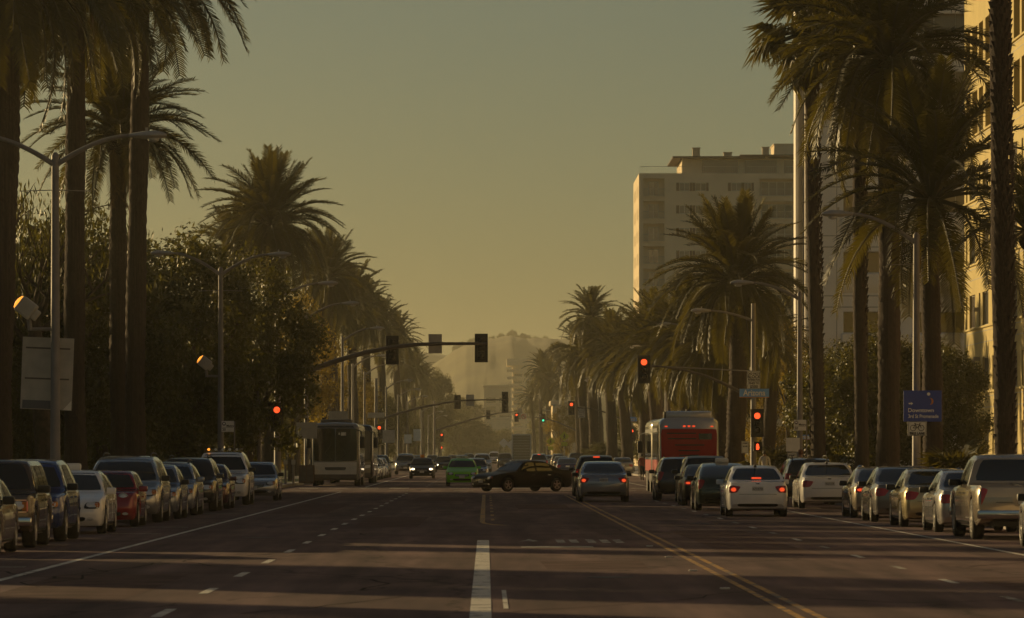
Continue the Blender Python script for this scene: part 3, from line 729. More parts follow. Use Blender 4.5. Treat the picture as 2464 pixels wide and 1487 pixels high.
def palm(label, X, Y, Zc, Lf, rt, kind='feather', near=True, lean=(0, 0), seed=0, n=76, lo=-52, rough=0, dry=8, group=PALMG, hi=84):
    r_ = random.Random(seed * 7 + 5)
    t = thing('palm_tree', label, 'palm tree', (X, Y, 0.1), 0, group)
    if not near and lean == (0, 0): lean = (r_.uniform(-.45, .45), r_.uniform(-.3, .3))
    tr = link('trunk', (TRUNK, TRUNK_R, TRUNK_R2)[rough], t); tr.scale = (rt, rt, Zc - 0.1); tr.rotation_euler = (0, 0, r_.uniform(0, 6))
    if lean != (0, 0):
        # leaning trunk: its own gently bowed mesh
        me = tr.data.copy(); tr.data = me
        for v in me.vertices:
            k = v.co.z; v.co.x += lean[0] / rt * (k ** 2); v.co.y += lean[1] / rt * (k ** 2)
        tr.rotation_euler = (0, 0, 0)
    top = (lean[0], lean[1], Zc - 0.1)
    if not near:
        c = link('crown', (CROWN_FAN if kind == 'fan' else CROWN)[seed % (1 if kind == 'fan' else 4)], t, top); c.scale = (Lf, Lf, Lf * r_.uniform(0.95, 1.1)); c.rotation_euler = (0, 0, r_.uniform(0, 6.28)); return t
    c = link('crown', BOSS, t, top); bs = rt * (1.05 if kind == 'feather' else 0.85); c.scale = (bs, bs, bs * (1.9 if kind == 'feather' else 1.2))
    inv = Matrix.Diagonal((1 / c.scale[0], 1 / c.scale[1], 1 / c.scale[2], 1))
    def put(name, me, az, el, sc, roll):
        o = bpy.data.objects.new(name, me); C.objects.link(o); o.parent = c; o.matrix_parent_inverse = inv
        o.rotation_mode = 'QUATERNION'
        o.rotation_quaternion = (Matrix.Rotation(az, 3, 'Z') @ Matrix.Rotation(-el, 3, 'Y') @ Matrix.Rotation(roll, 3, 'X')).to_quaternion()
        o.scale = (sc, sc, sc); o.location = (math.cos(az) * rt * 0.35, math.sin(az) * rt * 0.35, 0.1)
    for i in range(n):
        f = (i + 0.5) / n; az = i * 2.39996 + r_.uniform(-0.22, 0.22); el = R(hi + (lo - hi) * f ** 0.92 + r_.uniform(-7, 7))
        if kind == 'feather':
            k = min(4, int(f * 5 + r_.uniform(-0.3, 0.3))) if f > 0.12 else 0
            put('frond', FROND[max(0, k)][i % 2], az, el, Lf * r_.uniform(0.86, 1.08), r_.uniform(-0.25, 0.25))
        else:
            put('frond', FAN[i % 3], az, el, Lf * r_.uniform(0.85, 1.1), r_.uniform(-0.3, 0.3))
    for i in range(dry):
        az = r_.uniform(0, 6.28); put('dry_frond', FROND_DRY if kind == 'feather' else FAN_DRY, az, R(r_.uniform(-84, -62)), Lf * r_.uniform(0.55, 0.85), 0)
    return t

# left side, near to far (px of the trunk, distance)
palm('dark palm trunk at the left picture edge with fronds hanging into view', gx(6, 128), 128, 16.7, 4.7, 0.40, n=112, seed=1, lo=-50, dry=6)
palm('tall bare palm trunk between the left edge trunk and the street lamp sign', gx(183, 142), 142, 18.0, 4.7, 0.34, n=112, seed=2, lo=-40, dry=4)
palm('tallest palm behind the double lamp, its trunk running out of the picture top', gx(332, 150), 150, 19.2, 4.5, 0.34, n=104, seed=4, lo=-35, dry=3)
palm('shorter palm with arching fronds in front of the tallest left trunk', gx(288, 157), 157, 13.6, 3.7, 0.33, seed=3, n=84, lo=-24, dry=22)
palm('large round crowned palm above the broad tree on the left', gx(652, 250), 250, 15.3, 4.6, 0.45, seed=6, n=116, lo=-46)
palm('smaller palm tucked left of the large round crowned palm', gx(572, 262), 262, 14.0, 3.7, 0.40, seed=5, lo=-40)
palm('palm with drooping fronds behind the parked coaches', gx(787, 338), 338, 15.8, 4.2, 0.50, seed=7, n=100, lo=-50)
for i, (px, Y, z, l, lab) in enumerate(((800, 352, 13.6, 3.6, 'lower palm close behind the drooping palm by the coaches'), (846, 398, 16.0, 4.2, 'first of the receding left palms past the coaches'),
        (884, 440, 16.2, 4.0, 'second of the receding left palms past the coaches'), (921, 500, 16.4, 4.3, 'third of the receding left palms past the coaches'),
        (956, 590, 17.6, 4.3, 'fourth of the receding left palms, its crown standing proud'), (975, 660, 16.0, 4.2, 'fifth of the receding left palms past the coaches'),
        (994, 740, 16.0, 4.4, 'sixth of the receding left palms past the coaches'), (1014, 840, 15.8, 4.4, 'seventh of the receding left palms past the coaches'), (1035, 960, 15.4, 4.4, 'last palm of the left row before the leafy tree'))):
    palm(lab, gx(px, Y), Y, z, l, 0.48, near=False, seed=40 + i)
# right side
palm('huge dark palm crown filling the upper right over a thick trunk', gx(2136, 146), 146, 15.4, 4.7, 0.37, seed=11, n=100, lo=-48, dry=10)
palm('open palm with arching golden fronds in front of the cream building', gx(2240, 128), 128, 9.4, 4.4, 0.29, seed=12, n=46, lo=-36, dry=5)
palm('slim rough trunked fan palm left of the huge dark crown', gx(1966, 166), 166, 18.4, 2.6, 0.26, 'fan', seed=13, n=44, lo=-70, rough=1, lean=(-0.25, 0))
palm('slim rough trunked palm just left of the thick dark trunk', gx(2072, 151), 151, 17.2, 2.4, 0.22, 'fan', seed=14, n=40, lo=-70, rough=1)
palm('stout rough palm trunk close to the right picture edge', gx(2420, 112), 112, 19.0, 2.4, 0.25, 'fan', seed=15, n=44, lo=-75, rough=2, lean=(-0.28, 0))
palm('young feather palm behind the stout right edge trunk', gx(2478, 120), 120, 8.0, 2.4, 0.20, seed=25, n=36, lo=-30, dry=2)
palm('broad golden crowned palm behind the red bus', gx(1772, 214), 214, 10.4, 4.6, 0.47, seed=16, n=96, lo=-44, dry=12)
palm('lower palm with a hanging skirt beside the broad golden palm', gx(1732, 236), 236, 7.8, 4.3, 0.42, seed=17, n=96, lo=-62, dry=26)
palm('short palm with a drooping crown right of the bus', gx(1852, 224), 224, 7.6, 2.8, 0.34, seed=18, n=50, lo=-60, dry=10)
palm('shaggy palm between the bus and the hanging skirt palm', gx(1650, 262), 262, 8.6, 4.2, 0.46, seed=19, n=92, lo=-62, dry=26)
for i, (px, Y, z, l, lab) in enumerate(((1580, 292, 9.0, 4.2, 'shaggy palm left of the bus roof'), (1552, 320, 9.2, 4.2, 'second shaggy palm left of the bus roof'),
        (1600, 340, 10.4, 4.0, 'palm peering over the shaggy pair'), (1468, 392, 11.3, 4.2, 'palm with a dense crown by the second junction'), (1505, 372, 9.8, 4.0, 'lower dense palm by the second junction'),
        (1426, 432, 15.8, 3.7, 'tall palm standing above the right hand row'), (1404, 470, 12.8, 4.2, 'palm left of the tall one in the right row'), (1440, 500, 14.0, 4.0, 'palm behind the tall one in the right row'),
        (1392, 560, 11.4, 4.2, 'low palm past the second junction on the right'))):
    palm(lab, gx(px, Y), Y, z, l, 0.5, near=False, seed=60 + i)
for i, (px, Y, z, l, k, ln, lab) in enumerate(((1300, 860, 19.0, 4.6, 'feather', (0, 0), 'hazy palm in front of the far high rise'), (1318, 820, 16.0, 4.8, 'feather', (0, 0), 'second hazy palm beside the far high rise'), (1284, 930, 14.0, 4.6, 'feather', (0, 0), 'leftmost hazy palm before the far high rise'),
        (1362, 800, 21.5, 2.2, 'fan', (-1.7, 0), 'thin leaning fan palm against the hill'), (1375, 760, 19.5, 2.4, 'fan', (0, 0), 'thin straight fan palm right of the leaning one'), (1392, 720, 17.5, 2.4, 'fan', (0, 0), 'third thin fan palm beside the right row'),
        (1128, 1250, 15.5, 3.2, 'fan', (0, 0), 'far fan palm left of the centre in the haze'), (1150, 1300, 15.0, 3.0, 'fan', (0, 0), 'far fan palm at the middle of the hazy trio'), (1112, 1200, 15.0, 3.2, 'fan', (0, 0), 'leftmost far fan palm of the hazy trio'))):
    palm(lab, gx(px, Y), Y, z, l, 0.4 if k == 'feather' else 0.3, k, near=False, seed=80 + i, lean=ln)

# low fan palms on the right pavement
def fan_bush(label, px, Y, size, n, seed, z0=0.3):
    t = thing('fan_palm_bush', label, 'plant', (gx(px, Y), Y, 0.1), 0, 'low fan palms'); r_ = random.Random(seed)
    b = MB(); b.tube([(0, 0, 0), (0, 0, z0)], [0.2, 0.14], 8); b.build('stem', M_bark_palm, t)
    for i in range(n):
        az = i * 2.39996; el = R(80 - 85 * (i / n) + r_.uniform(-8, 8))
        o = link('leaf', FAN[i % 3], t, (0, 0, z0)); o.rotation_mode = 'QUATERNION'
        o.rotation_quaternion = (Matrix.Rotation(az, 3, 'Z') @ Matrix.Rotation(-el, 3, 'Y') @ Matrix.Rotation(r_.uniform(-.4, .4), 3, 'X')).to_quaternion(); s = size * r_.uniform(0.8, 1.1); o.scale = (s, s, s)
fan_bush('wide low fan palm behind the parked pickup truck', 2300, 118, 1.55, 30, 1, 0.55)
fan_bush('low fan palm at the foot of the slim rough trunks', 1990, 160, 1.5, 26, 2, 0.3)
fan_bush('bright low fan palm behind the pedestrian signal', 1862, 212, 1.8, 26, 3, 0.6)

def leaf_mass(seed, clumps=92, per=460, size=0.028, flat=0.9):
    r_ = random.Random(seed); b = MB()
    cs = []
    for i in range(clumps):
        while True:
            p = Vector((r_.uniform(-1, 1), r_.uniform(-1, 1), r_.uniform(-1, 1)))
            if 0.25 < p.length < 0.95: break
        if p.length < 0.6 and r_.random() < 0.5: p = p.normalized() * 0.75
        cs.append((p, r_.uniform(0.17, 0.33)))
    V, Fc = b.v, b.f
    for p, cr in cs:
        for k in range(per):
            d = Vector((r_.gauss(0, 1), r_.gauss(0, 1), r_.gauss(0, 1))).normalized(); q = p + d * cr * (r_.random() ** 0.4)
            u = Vector((r_.gauss(0, 1), r_.gauss(0, 1), r_.gauss(0, 0.6))).normalized(); w = u.cross(d + Vector((0, 0, 0.3)))
            if w.length < 1e-3: continue
            w.normalize(); s = size * r_.uniform(0.6, 1.3); i0 = len(V)
            V += [tuple(q - u * s), tuple(q + w * s * 0.5), tuple(q + u * s), tuple(q - w * s * 0.5)]; Fc.append((i0, i0 + 1, i0 + 2, i0 + 3)); b.mi.append(0)
    return b
MASS = [leaf_mass(s).mesh('crown', M_leaf) for s in (1, 2, 3)]
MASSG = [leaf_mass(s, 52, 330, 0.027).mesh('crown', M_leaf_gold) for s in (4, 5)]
def tree(label, X, Y, zc, rx, rz, seed=0, gold=False, trunk=0.22, name='broadleaf_tree', group=None, base=0.1):
    t = thing(name, label, 'tree', (X, Y, base), 0, group); r_ = random.Random(seed + 77)
    me = (MASSG if gold else MASS)[seed % (2 if gold else 3)]
    c = link('crown', me, t, (0, 0, zc)); c.scale = (rx, rx, rz); c.rotation_euler = (0, 0, r_.uniform(0, 6.28))
    b = MB(); zf = max(0.8, zc - rz * 0.75)
    b.tube([(0, 0, -0.1), (r_.uniform(-.1, .1), 0, zf * 0.5), (r_.uniform(-.2, .2), r_.uniform(-.2, .2), zf), (0, 0, zc)], [trunk * 1.3, trunk, trunk * 0.85, trunk * 0.4], 9)
    for i in range(6):
        a = i * 1.05 + r_.uniform(-0.3, 0.3); k = r_.uniform(0.55, 0.85)
        b.tube([(0, 0, zf * r_.uniform(0.8, 1.0)), (math.cos(a) * rx * k * 0.5, math.sin(a) * rx * k * 0.5, zc - rz * 0.25), (math.cos(a) * rx * k, math.sin(a) * rx * k, zc + rz * r_.uniform(0.0, 0.5))], [trunk * 0.5, trunk * 0.32, trunk * 0.1], 6)
    b.build('trunk', M_bark, t, smooth=60)
    return t
# left park trees in view
tree('broad dense dark tree between the two left street lamps', gx(440, 180), 180, 6.2, 3.9, 5.0, 0, trunk=0.35)
tree('dense dark tree beside the second left lamp', gx(596, 190), 190, 5.9, 3.3, 4.6, 1, trunk=0.32)
tree('dark tree mass behind the bare palm trunks on the left', gx(250, 176), 176, 6.2, 3.8, 5.2, 2, trunk=0.3)
tree('dark tree behind the left street lamp sign', gx(95, 170), 170, 6.0, 3.9, 5.2, 0, trunk=0.3)
tree('small dark round headed tree behind the left red signal', gx(700, 236), 236, 5.0, 1.5, 1.5, 1, trunk=0.14)
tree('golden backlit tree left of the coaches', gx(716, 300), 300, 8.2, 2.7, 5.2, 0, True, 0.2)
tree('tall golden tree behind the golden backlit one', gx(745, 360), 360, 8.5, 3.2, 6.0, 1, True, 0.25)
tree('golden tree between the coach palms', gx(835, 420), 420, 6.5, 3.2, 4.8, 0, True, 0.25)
tree('rounded leafy tree at the end of the left palm row', gx(1058, 900), 900, 13.0, 4.2, 6.4, 2, trunk=0.4)
for i, (px, Y, z, r_x, r_z, lab) in enumerate(((862, 470, 5.6, 3.5, 4.2, 'dark tree under the second receding palm'), (905, 560, 5.6, 4.0, 4.4, 'dark tree under the third receding palm'), (950, 700, 6.0, 4.5, 5.0, 'dark tree under the fifth receding palm'),
        (1008, 860, 7.0, 5.0, 6.0, 'dark tree under the seventh receding palm'), (1105, 1050, 6.5, 6.5, 6.5, 'hazy round tree left of the road end'), (1150, 1100, 5.2, 6.0, 5.0, 'hazy round tree at the road end'), (1198, 1180, 4.4, 6.5, 4.4, 'low hazy tree before the pale far blocks'),
        (1330, 980, 6.0, 6.0, 6.0, 'hazy tree under the far right palms'))):
    tree(lab, gx(px, Y), Y, z, r_x, r_z, i, trunk=0.3)
for i, (px, Y, z, r_x, r_z, g_) in enumerate(((30, 230, 3.6, 4.6, 3.6, 0), (150, 250, 3.2, 4.6, 3.2, 0), (280, 262, 3.0, 4.4, 3.0, 0), (380, 285, 3.6, 4.6, 3.6, 0), (470, 310, 3.4, 4.8, 3.4, 1), (560, 290, 2.6, 3.6, 2.6, 0), (620, 340, 3.8, 4.6, 3.8, 0), (690, 400, 3.6, 5.0, 3.6, 1), (760, 470, 4.5, 5.0, 4.5, 0), (800, 560, 6.0, 6.5, 6.0, 0))):
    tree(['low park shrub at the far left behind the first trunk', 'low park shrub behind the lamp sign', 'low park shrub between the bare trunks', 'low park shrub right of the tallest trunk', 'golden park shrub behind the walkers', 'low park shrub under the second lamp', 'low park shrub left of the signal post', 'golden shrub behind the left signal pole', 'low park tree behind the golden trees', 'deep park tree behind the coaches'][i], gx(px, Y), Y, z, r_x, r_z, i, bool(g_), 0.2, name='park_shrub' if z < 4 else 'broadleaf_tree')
# right side trees
tree('clipped round tree behind the slim rough trunks', gx(2010, 188), 188, 3.6, 2.6, 2.7, 1, trunk=0.2)
tree('clipped round tree behind the thick dark trunk', gx(2120, 184), 184, 4.0, 2.9, 3.0, 2, trunk=0.2)
tree('clipped round tree behind the blue wayfinding sign', gx(2250, 186), 186, 3.7, 2.7, 3.0, 0, trunk=0.2)
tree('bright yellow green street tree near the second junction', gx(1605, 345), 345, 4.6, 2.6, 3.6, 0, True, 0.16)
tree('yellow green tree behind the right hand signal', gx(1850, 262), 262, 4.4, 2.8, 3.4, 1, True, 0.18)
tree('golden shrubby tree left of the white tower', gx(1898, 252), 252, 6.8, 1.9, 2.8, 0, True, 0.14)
tree('leafy tree beyond the second junction on the right', gx(1545, 470), 470, 5.0, 3.2, 4.0, 2, trunk=0.2)
tree('low dark hedge tree at the second junction corner', gx(1455, 420), 420, 1.4, 2.6, 1.3, 1, trunk=0.12)
tree('hazy yellow tree past the third junction', gx(1352, 640), 640, 5.0, 3.0, 4.0, 1, True, 0.2)

# eucalyptus with long bare limbs in front of the sky, far left
EU = thing('eucalyptus_tree', 'sparse eucalyptus with bending bare limbs and hanging leaves at the far left', 'tree', (gx(118, 160), 160, 0.1))
er = random.Random(9); b = MB(); lv = MB()
def limb(p, d, L, r0, depth):
    pts = [Vector(p)]; dd = Vector(d).normalized()
    for i in range(5):
        dd = (dd + Vector((er.uniform(-.28, .28), er.uniform(-.28, .28), er.uniform(-.12, .22)))).normalized(); pts.append(pts[-1] + dd * L / 5)
    b.tube(pts, [r0 * (1 - 0.14 * i) for i in range(6)], 6)
    if depth:
        for i in (2, 3, 4, 5):
            limb(pts[i], (dd + Vector((er.uniform(-1, 1), er.uniform(-1, 1), er.uniform(-0.3, 0.7)))).normalized(), L * er.uniform(0.45, 0.7), r0 * 0.5, depth - 1)
    else:
        for i in range(26):
            q = pts[er.randint(1, 5)] + Vector((er.gauss(0, .28), er.gauss(0, .28), er.gauss(0, .2))); l = er.uniform(0.2, 0.42); s = Vector((er.uniform(-1, 1), er.uniform(-1, 1), 0)).normalized() * 0.035
            tip = q + Vector((er.uniform(-.12, .12), er.uniform(-.1, .1), -l)); m_ = q.lerp(tip, 0.45)
            lv.add([q, m_ - s, tip, m_ + s], [(0, 1, 2, 3)])
b.tube([(0, 0, -0.1), (-0.3, 0, 3), (-0.6, 0, 7)], [0.42, 0.34, 0.26], 9)
for az, tilt, z in ((2.4, 1.4, 6.0), (0.4, 1.5, 6.6), (3.6, 1.8, 7.0), (1.5, 1.2, 7.0), (5.4, 1.3, 6.6), (2.9, 0.9, 5.4), (0.0, 0.8, 6.2)):
    limb((-0.55, 0, z), (math.cos(az), math.sin(az) * 0.5, tilt), er.uniform(2.8, 3.8), 0.13, 2)
b.build('trunk', M_bark, EU, smooth=60); lv.build('crown', M_leaf, EU)

# park trees outside the picture whose shade falls across the road in bands
PK = 'park trees left of the picture that shade the road'
SL = 'leafy park tree standing left of the picture, shading the road'
def shade(Y0, rad, t=42, h=6.4, rz=5.2, seed=0): tree(SL, -t * math.sin(R(SUN_AZ)), Y0 + t * math.cos(R(SUN_AZ)) / DS, h, rad * 1.17, rz, seed, trunk=0.3, group=PK)
for i, (y0, rad, t) in enumerate(((35, 4.6, 40), (41.5, 2.5, 44), (52.0, 2.7, 42), (56.8, 2.9, 40), (73.2, 1.4, 40), (80.2, 2.7, 40), (86.0, 2.6, 44), (92.5, 3.5, 40), (99.5, 3.4, 46), (106.5, 3.7, 40), (113.5, 3.4, 46), (121, 4.0, 42), (128.3, 3.6, 46), (134.2, 2.6, 40),
        (141.5, 3.6, 44), (148.5, 3.7, 40), (156.5, 4.0, 46), (165, 4.2, 42), (173, 4.2, 46))):
    shade(y0, rad, t, seed=i)
# scrub on the ridge line
for i, (px, py, r_x, r_z) in enumerate(((1141, 822, 9, 4.5), (1206, 812, 6, 7.0), (1234, 806, 7.5, 9.5), (1258, 812, 6, 8), (1271, 816, 6, 6), (1290, 818, 7, 4.5), (1184, 816, 5, 4), (1312, 817, 5, 5), (1100, 838, 6, 5), (1112, 830, 6, 5))):
    tree(['lone round tree on the hill ridge left of the skyline gap', 'round tree on the hill ridge', 'largest dome shaped tree on the hill ridge', 'open crowned tree on the hill ridge', 'small round tree right of the open ridge tree', 'low bushy tree on the right of the ridge', 'tiny tree left of the dome shaped ridge tree', 'rightmost small tree on the ridge', 'lowest tree on the left slope of the ridge', 'second tree up the left slope of the ridge'][i],
         gx(px, HYD), HYD - 4, 2.5, r_x * 0.5, 2.4 + r_z * 0.15, i, trunk=0.3, base=gz(py, HYD) - 3.6, name='ridge_tree', group='trees on the hill ridge')
# ================================================================ STREET FURNITURE
def arc_pts(p0, p1, lift, n=9):
    """arm that leaves steeply and flattens out towards p1"""
    p0, p1 = Vector(p0), Vector(p1); out = []
    for i in range(n):
        t = i / (n - 1); q = p0.lerp(p1, t); q.z = p0.z + (p1.z - p0.z) * (1 - (1 - t) ** lift); out.append(q)
    return out
def luminaire(parent, tip, dx):
    """cobra-head lamp at the end of an arm, pointing along dx"""
    b = MB(); n = 8; prof = [(0.0, 0.05, 0.05), (0.12, 0.08, 0.07), (0.35, 0.16, 0.11), (0.65, 0.19, 0.13), (0.85, 0.15, 0.09), (0.95, 0.06, 0.04)]
    rings = []
    for l, w, h in prof:
        rings.append([(tip[0] + dx * l, tip[1] + w * math.cos(2 * math.pi * k / n), tip[2] + h * math.sin(2 * math.pi * k / n) * (1.0 if math.sin(2 * math.pi * k / n) > 0 else 0.75)) for k in range(n)])
    vs = [p for r_ in rings for p in r_]
    fs = [(i * n + k, i * n + (k + 1) % n, (i + 1) * n + (k + 1) % n, (i + 1) * n + k) for i in range(len(rings) - 1) for k in range(n)]
    fs += [tuple(range(n)), tuple(range(len(rings) * n - 1, (len(rings) - 1) * n - 1, -1))]
    b.add(vs, fs); b.box((tip[0] + dx * 0.45 - 0.03, tip[1] - 0.03, tip[2] + 0.1), (tip[0] + dx * 0.45 + 0.03, tip[1] + 0.03, tip[2] + 0.2))
    o = b.build('lamp_head', M_signback, parent, smooth=50)
    g = MB(); g.tube([(tip[0] + dx * 0.62, tip[1], tip[2] - 0.07), (tip[0] + dx * 0.62, tip[1], tip[2] - 0.13), (tip[0] + dx * 0.62, tip[1], tip[2] - 0.16)], [0.16, 0.13, 0.05], 10); g.build('lamp_lens', M_plate, o)
    return o
LAMPG = 'street lamps along the avenue'
def street_lamp(label, X, Y, zj, arms, r0=0.13, flood=None, tie=True):
    """arms: list of (reach along x, rise); zj is the height where they leave the pole"""
    t = thing('street_lamp', label, 'street lamp', (X, Y, 0.1), 0, LAMPG)
    b = MB(); b.tube([(0, 0, 0), (0, 0, 0.6), (0, 0, 0.65), (0, 0, zj - 0.1), (0, 0, zj + 0.12), (0, 0, zj + 0.2)], [r0 * 1.35, r0 * 1.3, r0, r0 * 0.72, r0 * 0.78, r0 * 0.3], 10); b.build('pole', M_steel, t, smooth=40)
    for reach, rise in arms:
        s = 1 if reach > 0 else -1; tip = (reach - s * 0.85, 0, zj - 0.1 + rise)
        a = MB(); a.tube(arc_pts((0.05 * s, 0, zj - 0.1), tip, 1.7), [0.07 - 0.003 * i for i in range(9)], 8); ao = a.build('arm', M_steel, t, smooth=60)
        luminaire(ao, tip, s)
        if tie:
            q = MB(); q.tube([(0, 0, zj - 0.75), (s * 0.9, 0, zj - 0.78)], 0.012, 5); q.build('tie_rod', M_steel, t)
    if flood:
        z, dx = flood
        f = MB(); f.tube([(0, 0, z - 0.35), (dx * 0.8, 0, z - 0.35)], 0.045, 8); f.tube([(dx * 0.8, 0, z - 0.38), (dx * 0.85, 0, z - 0.02)], 0.06, 8); br = f.build('floodlight_bracket', M_steel, t)
        Mx = Matrix.Translation((dx * 0.95, 0, z + 0.2)) @ Matrix.Rotation(R(38 if dx < 0 else -38), 4, 'Y')
        h = MB(); h.rbox((-0.2, -0.22, -0.22), (0.26, 0.22, 0.22), 0.06, M=Mx); h.rbox((0.2, -0.12, -0.14), (0.4, 0.12, 0.14), 0.04, M=Mx); fh = h.build('floodlight', M_signback, t)
        l = MB(); l.tube([Mx @ Vector((-0.19, 0, 0)), Mx @ Vector((-0.245, 0, 0)), Mx @ Vector((-0.28, 0, 0))], [0.20, 0.17, 0.07], 14); l.build('floodlight_lens', M_lamp_on, fh)
    return t
X1 = gx(133, 104.6)
street_lamp('nearest left double arm street lamp carrying a lit floodlight', X1, 104.6, gz(395, 104.6), [(2.7, 0.72), (-2.7, 0.72)], 0.13, (gz(768, 104.6), -0.75 / 0.95))
street_lamp('second left double arm street lamp with a small lit floodlight', gx(531, 168.6), 168.6, gz(660, 168.6), [(2.75, 0.8), (-2.75, 0.85)], 0.13, (gz(890, 168.6), -0.7))
street_lamp('left street lamp just past the crosswalk beside the coaches', gx(737, 223), 223, gz(766, 223), [(2.75, 0.8)], 0.12)
street_lamp('left street lamp rising over the first coach', gx(824, 267), 267, gz(820, 267), [(2.6, 0.8)], 0.12)
for i, Y in enumerate((330, 362, 440, 500, 560, 680, 760, 840)):
    street_lamp(['first', 'second', 'third', 'fourth', 'fifth', 'sixth', 'seventh', 'eighth'][i] + ' of the small receding lamps beyond the coaches', -10.6, Y, 8.6, [(2.7, 0.9)], 0.12, tie=False)
street_lamp('right street lamp carrying the blue wayfinding sign', gx(2205, 125), 125, gz(583, 125), [(-2.75, 0.85)], 0.13)
street_lamp('right street lamp at the near corner with the bus stop sign', gx(1905, 175), 170.5, gz(722, 172), [(-2.75, 0.65)], 0.13)
for i, (px, Y) in enumerate(((1690, 258), (1603, 312), (1540, 372))):
    street_lamp(['first', 'second', 'third'][i] + ' right street lamp past the bus', gx(px, Y), Y, 9.0, [(-2.8, 0.8)], 0.12)
for i, Y in enumerate((440, 490, 560, 660, 740, 820)):
    street_lamp(['first', 'second', 'third', 'fourth', 'fifth', 'sixth'][i] + ' of the far small right hand lamps', 13.2, Y, 8.6, [(-2.7, 0.9)], 0.12, tie=False)

# --- traffic lights
M_redoff = M_lens_off
def traffic_light(label, X, Y, Z, lit='red', back=False, yaw=0.0, sections=3, plate=True, w=0.30, group='traffic lights'):
    """signal head centred at X, Y, Z; back=True shows its rear"""
    t = thing('traffic_light', label, 'traffic light', (X, Y, Z), yaw + (math.pi if back else 0), group)
    h = 0.345 * sections; b = MB()
    for k in range(sections):
        zc = h / 2 - 0.1725 - 0.345 * k; b.rbox((-w / 2 - 0.02, -0.02, zc - 0.168), (w / 2 + 0.02, 0.17, zc + 0.168), 0.03)
        b.tube([(0, 0.17, zc), (0, 0.24, zc)], [0.12, 0.06], 12)
    b.build('housing', M_black, t, smooth=40)
    if plate:
        p = MB(); p.rbox((-0.31, 0.02, -h / 2 - 0.16), (0.31, 0.035, h / 2 + 0.16), 0.006); p.build('backplate', M_black, t)
    for k in range(sections):
        zc = h / 2 - 0.1725 - 0.345 * k
        on = (lit == 'red' and k == 0) or (lit == 'green' and k == sections - 1)
        l = MB(); l.tube([(0, -0.022, zc), (0, -0.045, zc), (0, -0.055, zc)], [0.148, 0.11, 0.03], 18); l.build('lens', (M_red_on if lit == 'red' else M_green_on) if on else M_lens_off, t)
        v = MB(); n = 14; vs = []
        for yy, q in ((-0.02, 0.162), (-0.24, 0.168)):
            for i in range(n):
                a = R(-35 + 250 * i / (n - 1)); vs.append((math.cos(a) * q, yy if q < 0.165 else yy * (0.75 + 0.25 * math.sin(a)), zc + math.sin(a) * q))
        v.add(vs, [(i, i + 1, n + i + 1, n + i) for i in range(n - 1)]); v.build('visor', M_black, t)
    return t
def ped_signal(label, X, Y, Z, lit=True, yaw=0.0, back=False):
    t = thing('pedestrian_signal', label, 'crossing signal', (X, Y, Z), yaw, 'pedestrian signals')
    b = MB(); b.rbox((-0.2, -0.05, -0.22), (0.2, 0.18, 0.22), 0.03); b.box((-0.22, -0.22, 0.22), (0.22, 0.1, 0.24)); b.box((-0.22, -0.2, -0.1), (-0.2, 0.05, 0.22)); b.box((0.2, -0.2, -0.1), (0.22, 0.05, 0.22)); b.build('housing', M_black, t)
    if lit:
        h = MB(); h.add([(x, -0.056, z) for x, z in ((-0.07, -0.14), (0.05, -0.14), (0.09, -0.02), (0.06, 0.02), (0.05, 0.12), (0.01, 0.15), (-0.04, 0.14), (-0.07, 0.10), (-0.08, 0.0))], [tuple(range(9))]); h.build('hand_symbol', M_red_on, t)
    return t
def signal_mast(label, X, Y, pole_h, pts, rad0=0.13, r0=0.16, lamp=None, tie=None):
    t = thing('signal_mast', label, 'signal pole', (X, Y, 0.1), 0, 'signal masts')
    b = MB(); b.tube([(0, 0, 0), (0, 0, 0.5), (0, 0, 0.55), (0, 0, pole_h)], [r0 * 1.3, r0 * 1.25, r0, r0 * 0.7], 12); b.build('pole', M_steel, t, smooth=40)
    if pts:
        q = [(x - X, 0, z - 0.1) for x, z in pts]
        a = MB(); a.tube(q, [rad0 * (1 - 0.6 * i / (len(q) - 1)) for i in range(len(q))], 10); a.build('mast_arm', M_steel_dk, t, smooth=60)
    if tie:
        a = MB(); a.tube([(tie[0] - X, 0, tie[1]), (tie[2] - X, 0, tie[3])], 0.03, 6); a.build('tie_rod', M_steel, t)
    if lamp:
        reach, zl, rise = lamp; s = 1 if reach > 0 else -1; tip = (reach - s * 0.85, 0, zl + rise)
        a = MB(); a.tube(arc_pts((0, 0, zl), tip, 1.7), [0.065 - 0.003 * i for i in range(9)], 8); ao = a.build('lamp_arm', M_steel, t, smooth=60); luminaire(ao, tip, s)
    return t
def curve_px(pairs, Y): return [(gx(x, Y), gz(y, Y)) for x, y in pairs]
# first junction, left
YA = 196
signal_mast('long curved signal mast reaching over the road from the left', gx(668, YA), YA, 9.4, curve_px([(655, 922), (700, 905), (760, 885), (820, 865), (880, 848), (940, 836), (1000, 829), (1060, 827), (1120, 827), (1172, 827)], YA), 0.15, 0.17, (2.75, 8.9, 0.75))
traffic_light('unlit signal head seen from behind at the end of the left mast', gx(1158, YA), YA + 0.3, gz(837, YA), None, True)
traffic_light('unlit signal head seen from behind in the middle of the left mast', gx(943, YA), YA + 0.3, gz(842, YA), None, True, yaw=R(8))
traffic_light('lit red signal on the left signal pole', gx(667, YA), YA - 0.35, gz(1004, YA), 'red', plate=True)
signal_mast('short signal post left of the long mast', gx(623, YA - 6), YA - 6, 6.2, None, r0=0.10)
traffic_light('unlit side facing signal on the short left post', gx(640, YA - 6), YA - 6.0, gz(993, YA - 6), None, yaw=R(68), plate=False)
traffic_light('unlit backplated signal turned away left of the short post', gx(607, YA - 6), YA - 5.8, gz(1000, YA - 6), None, yaw=R(-96))
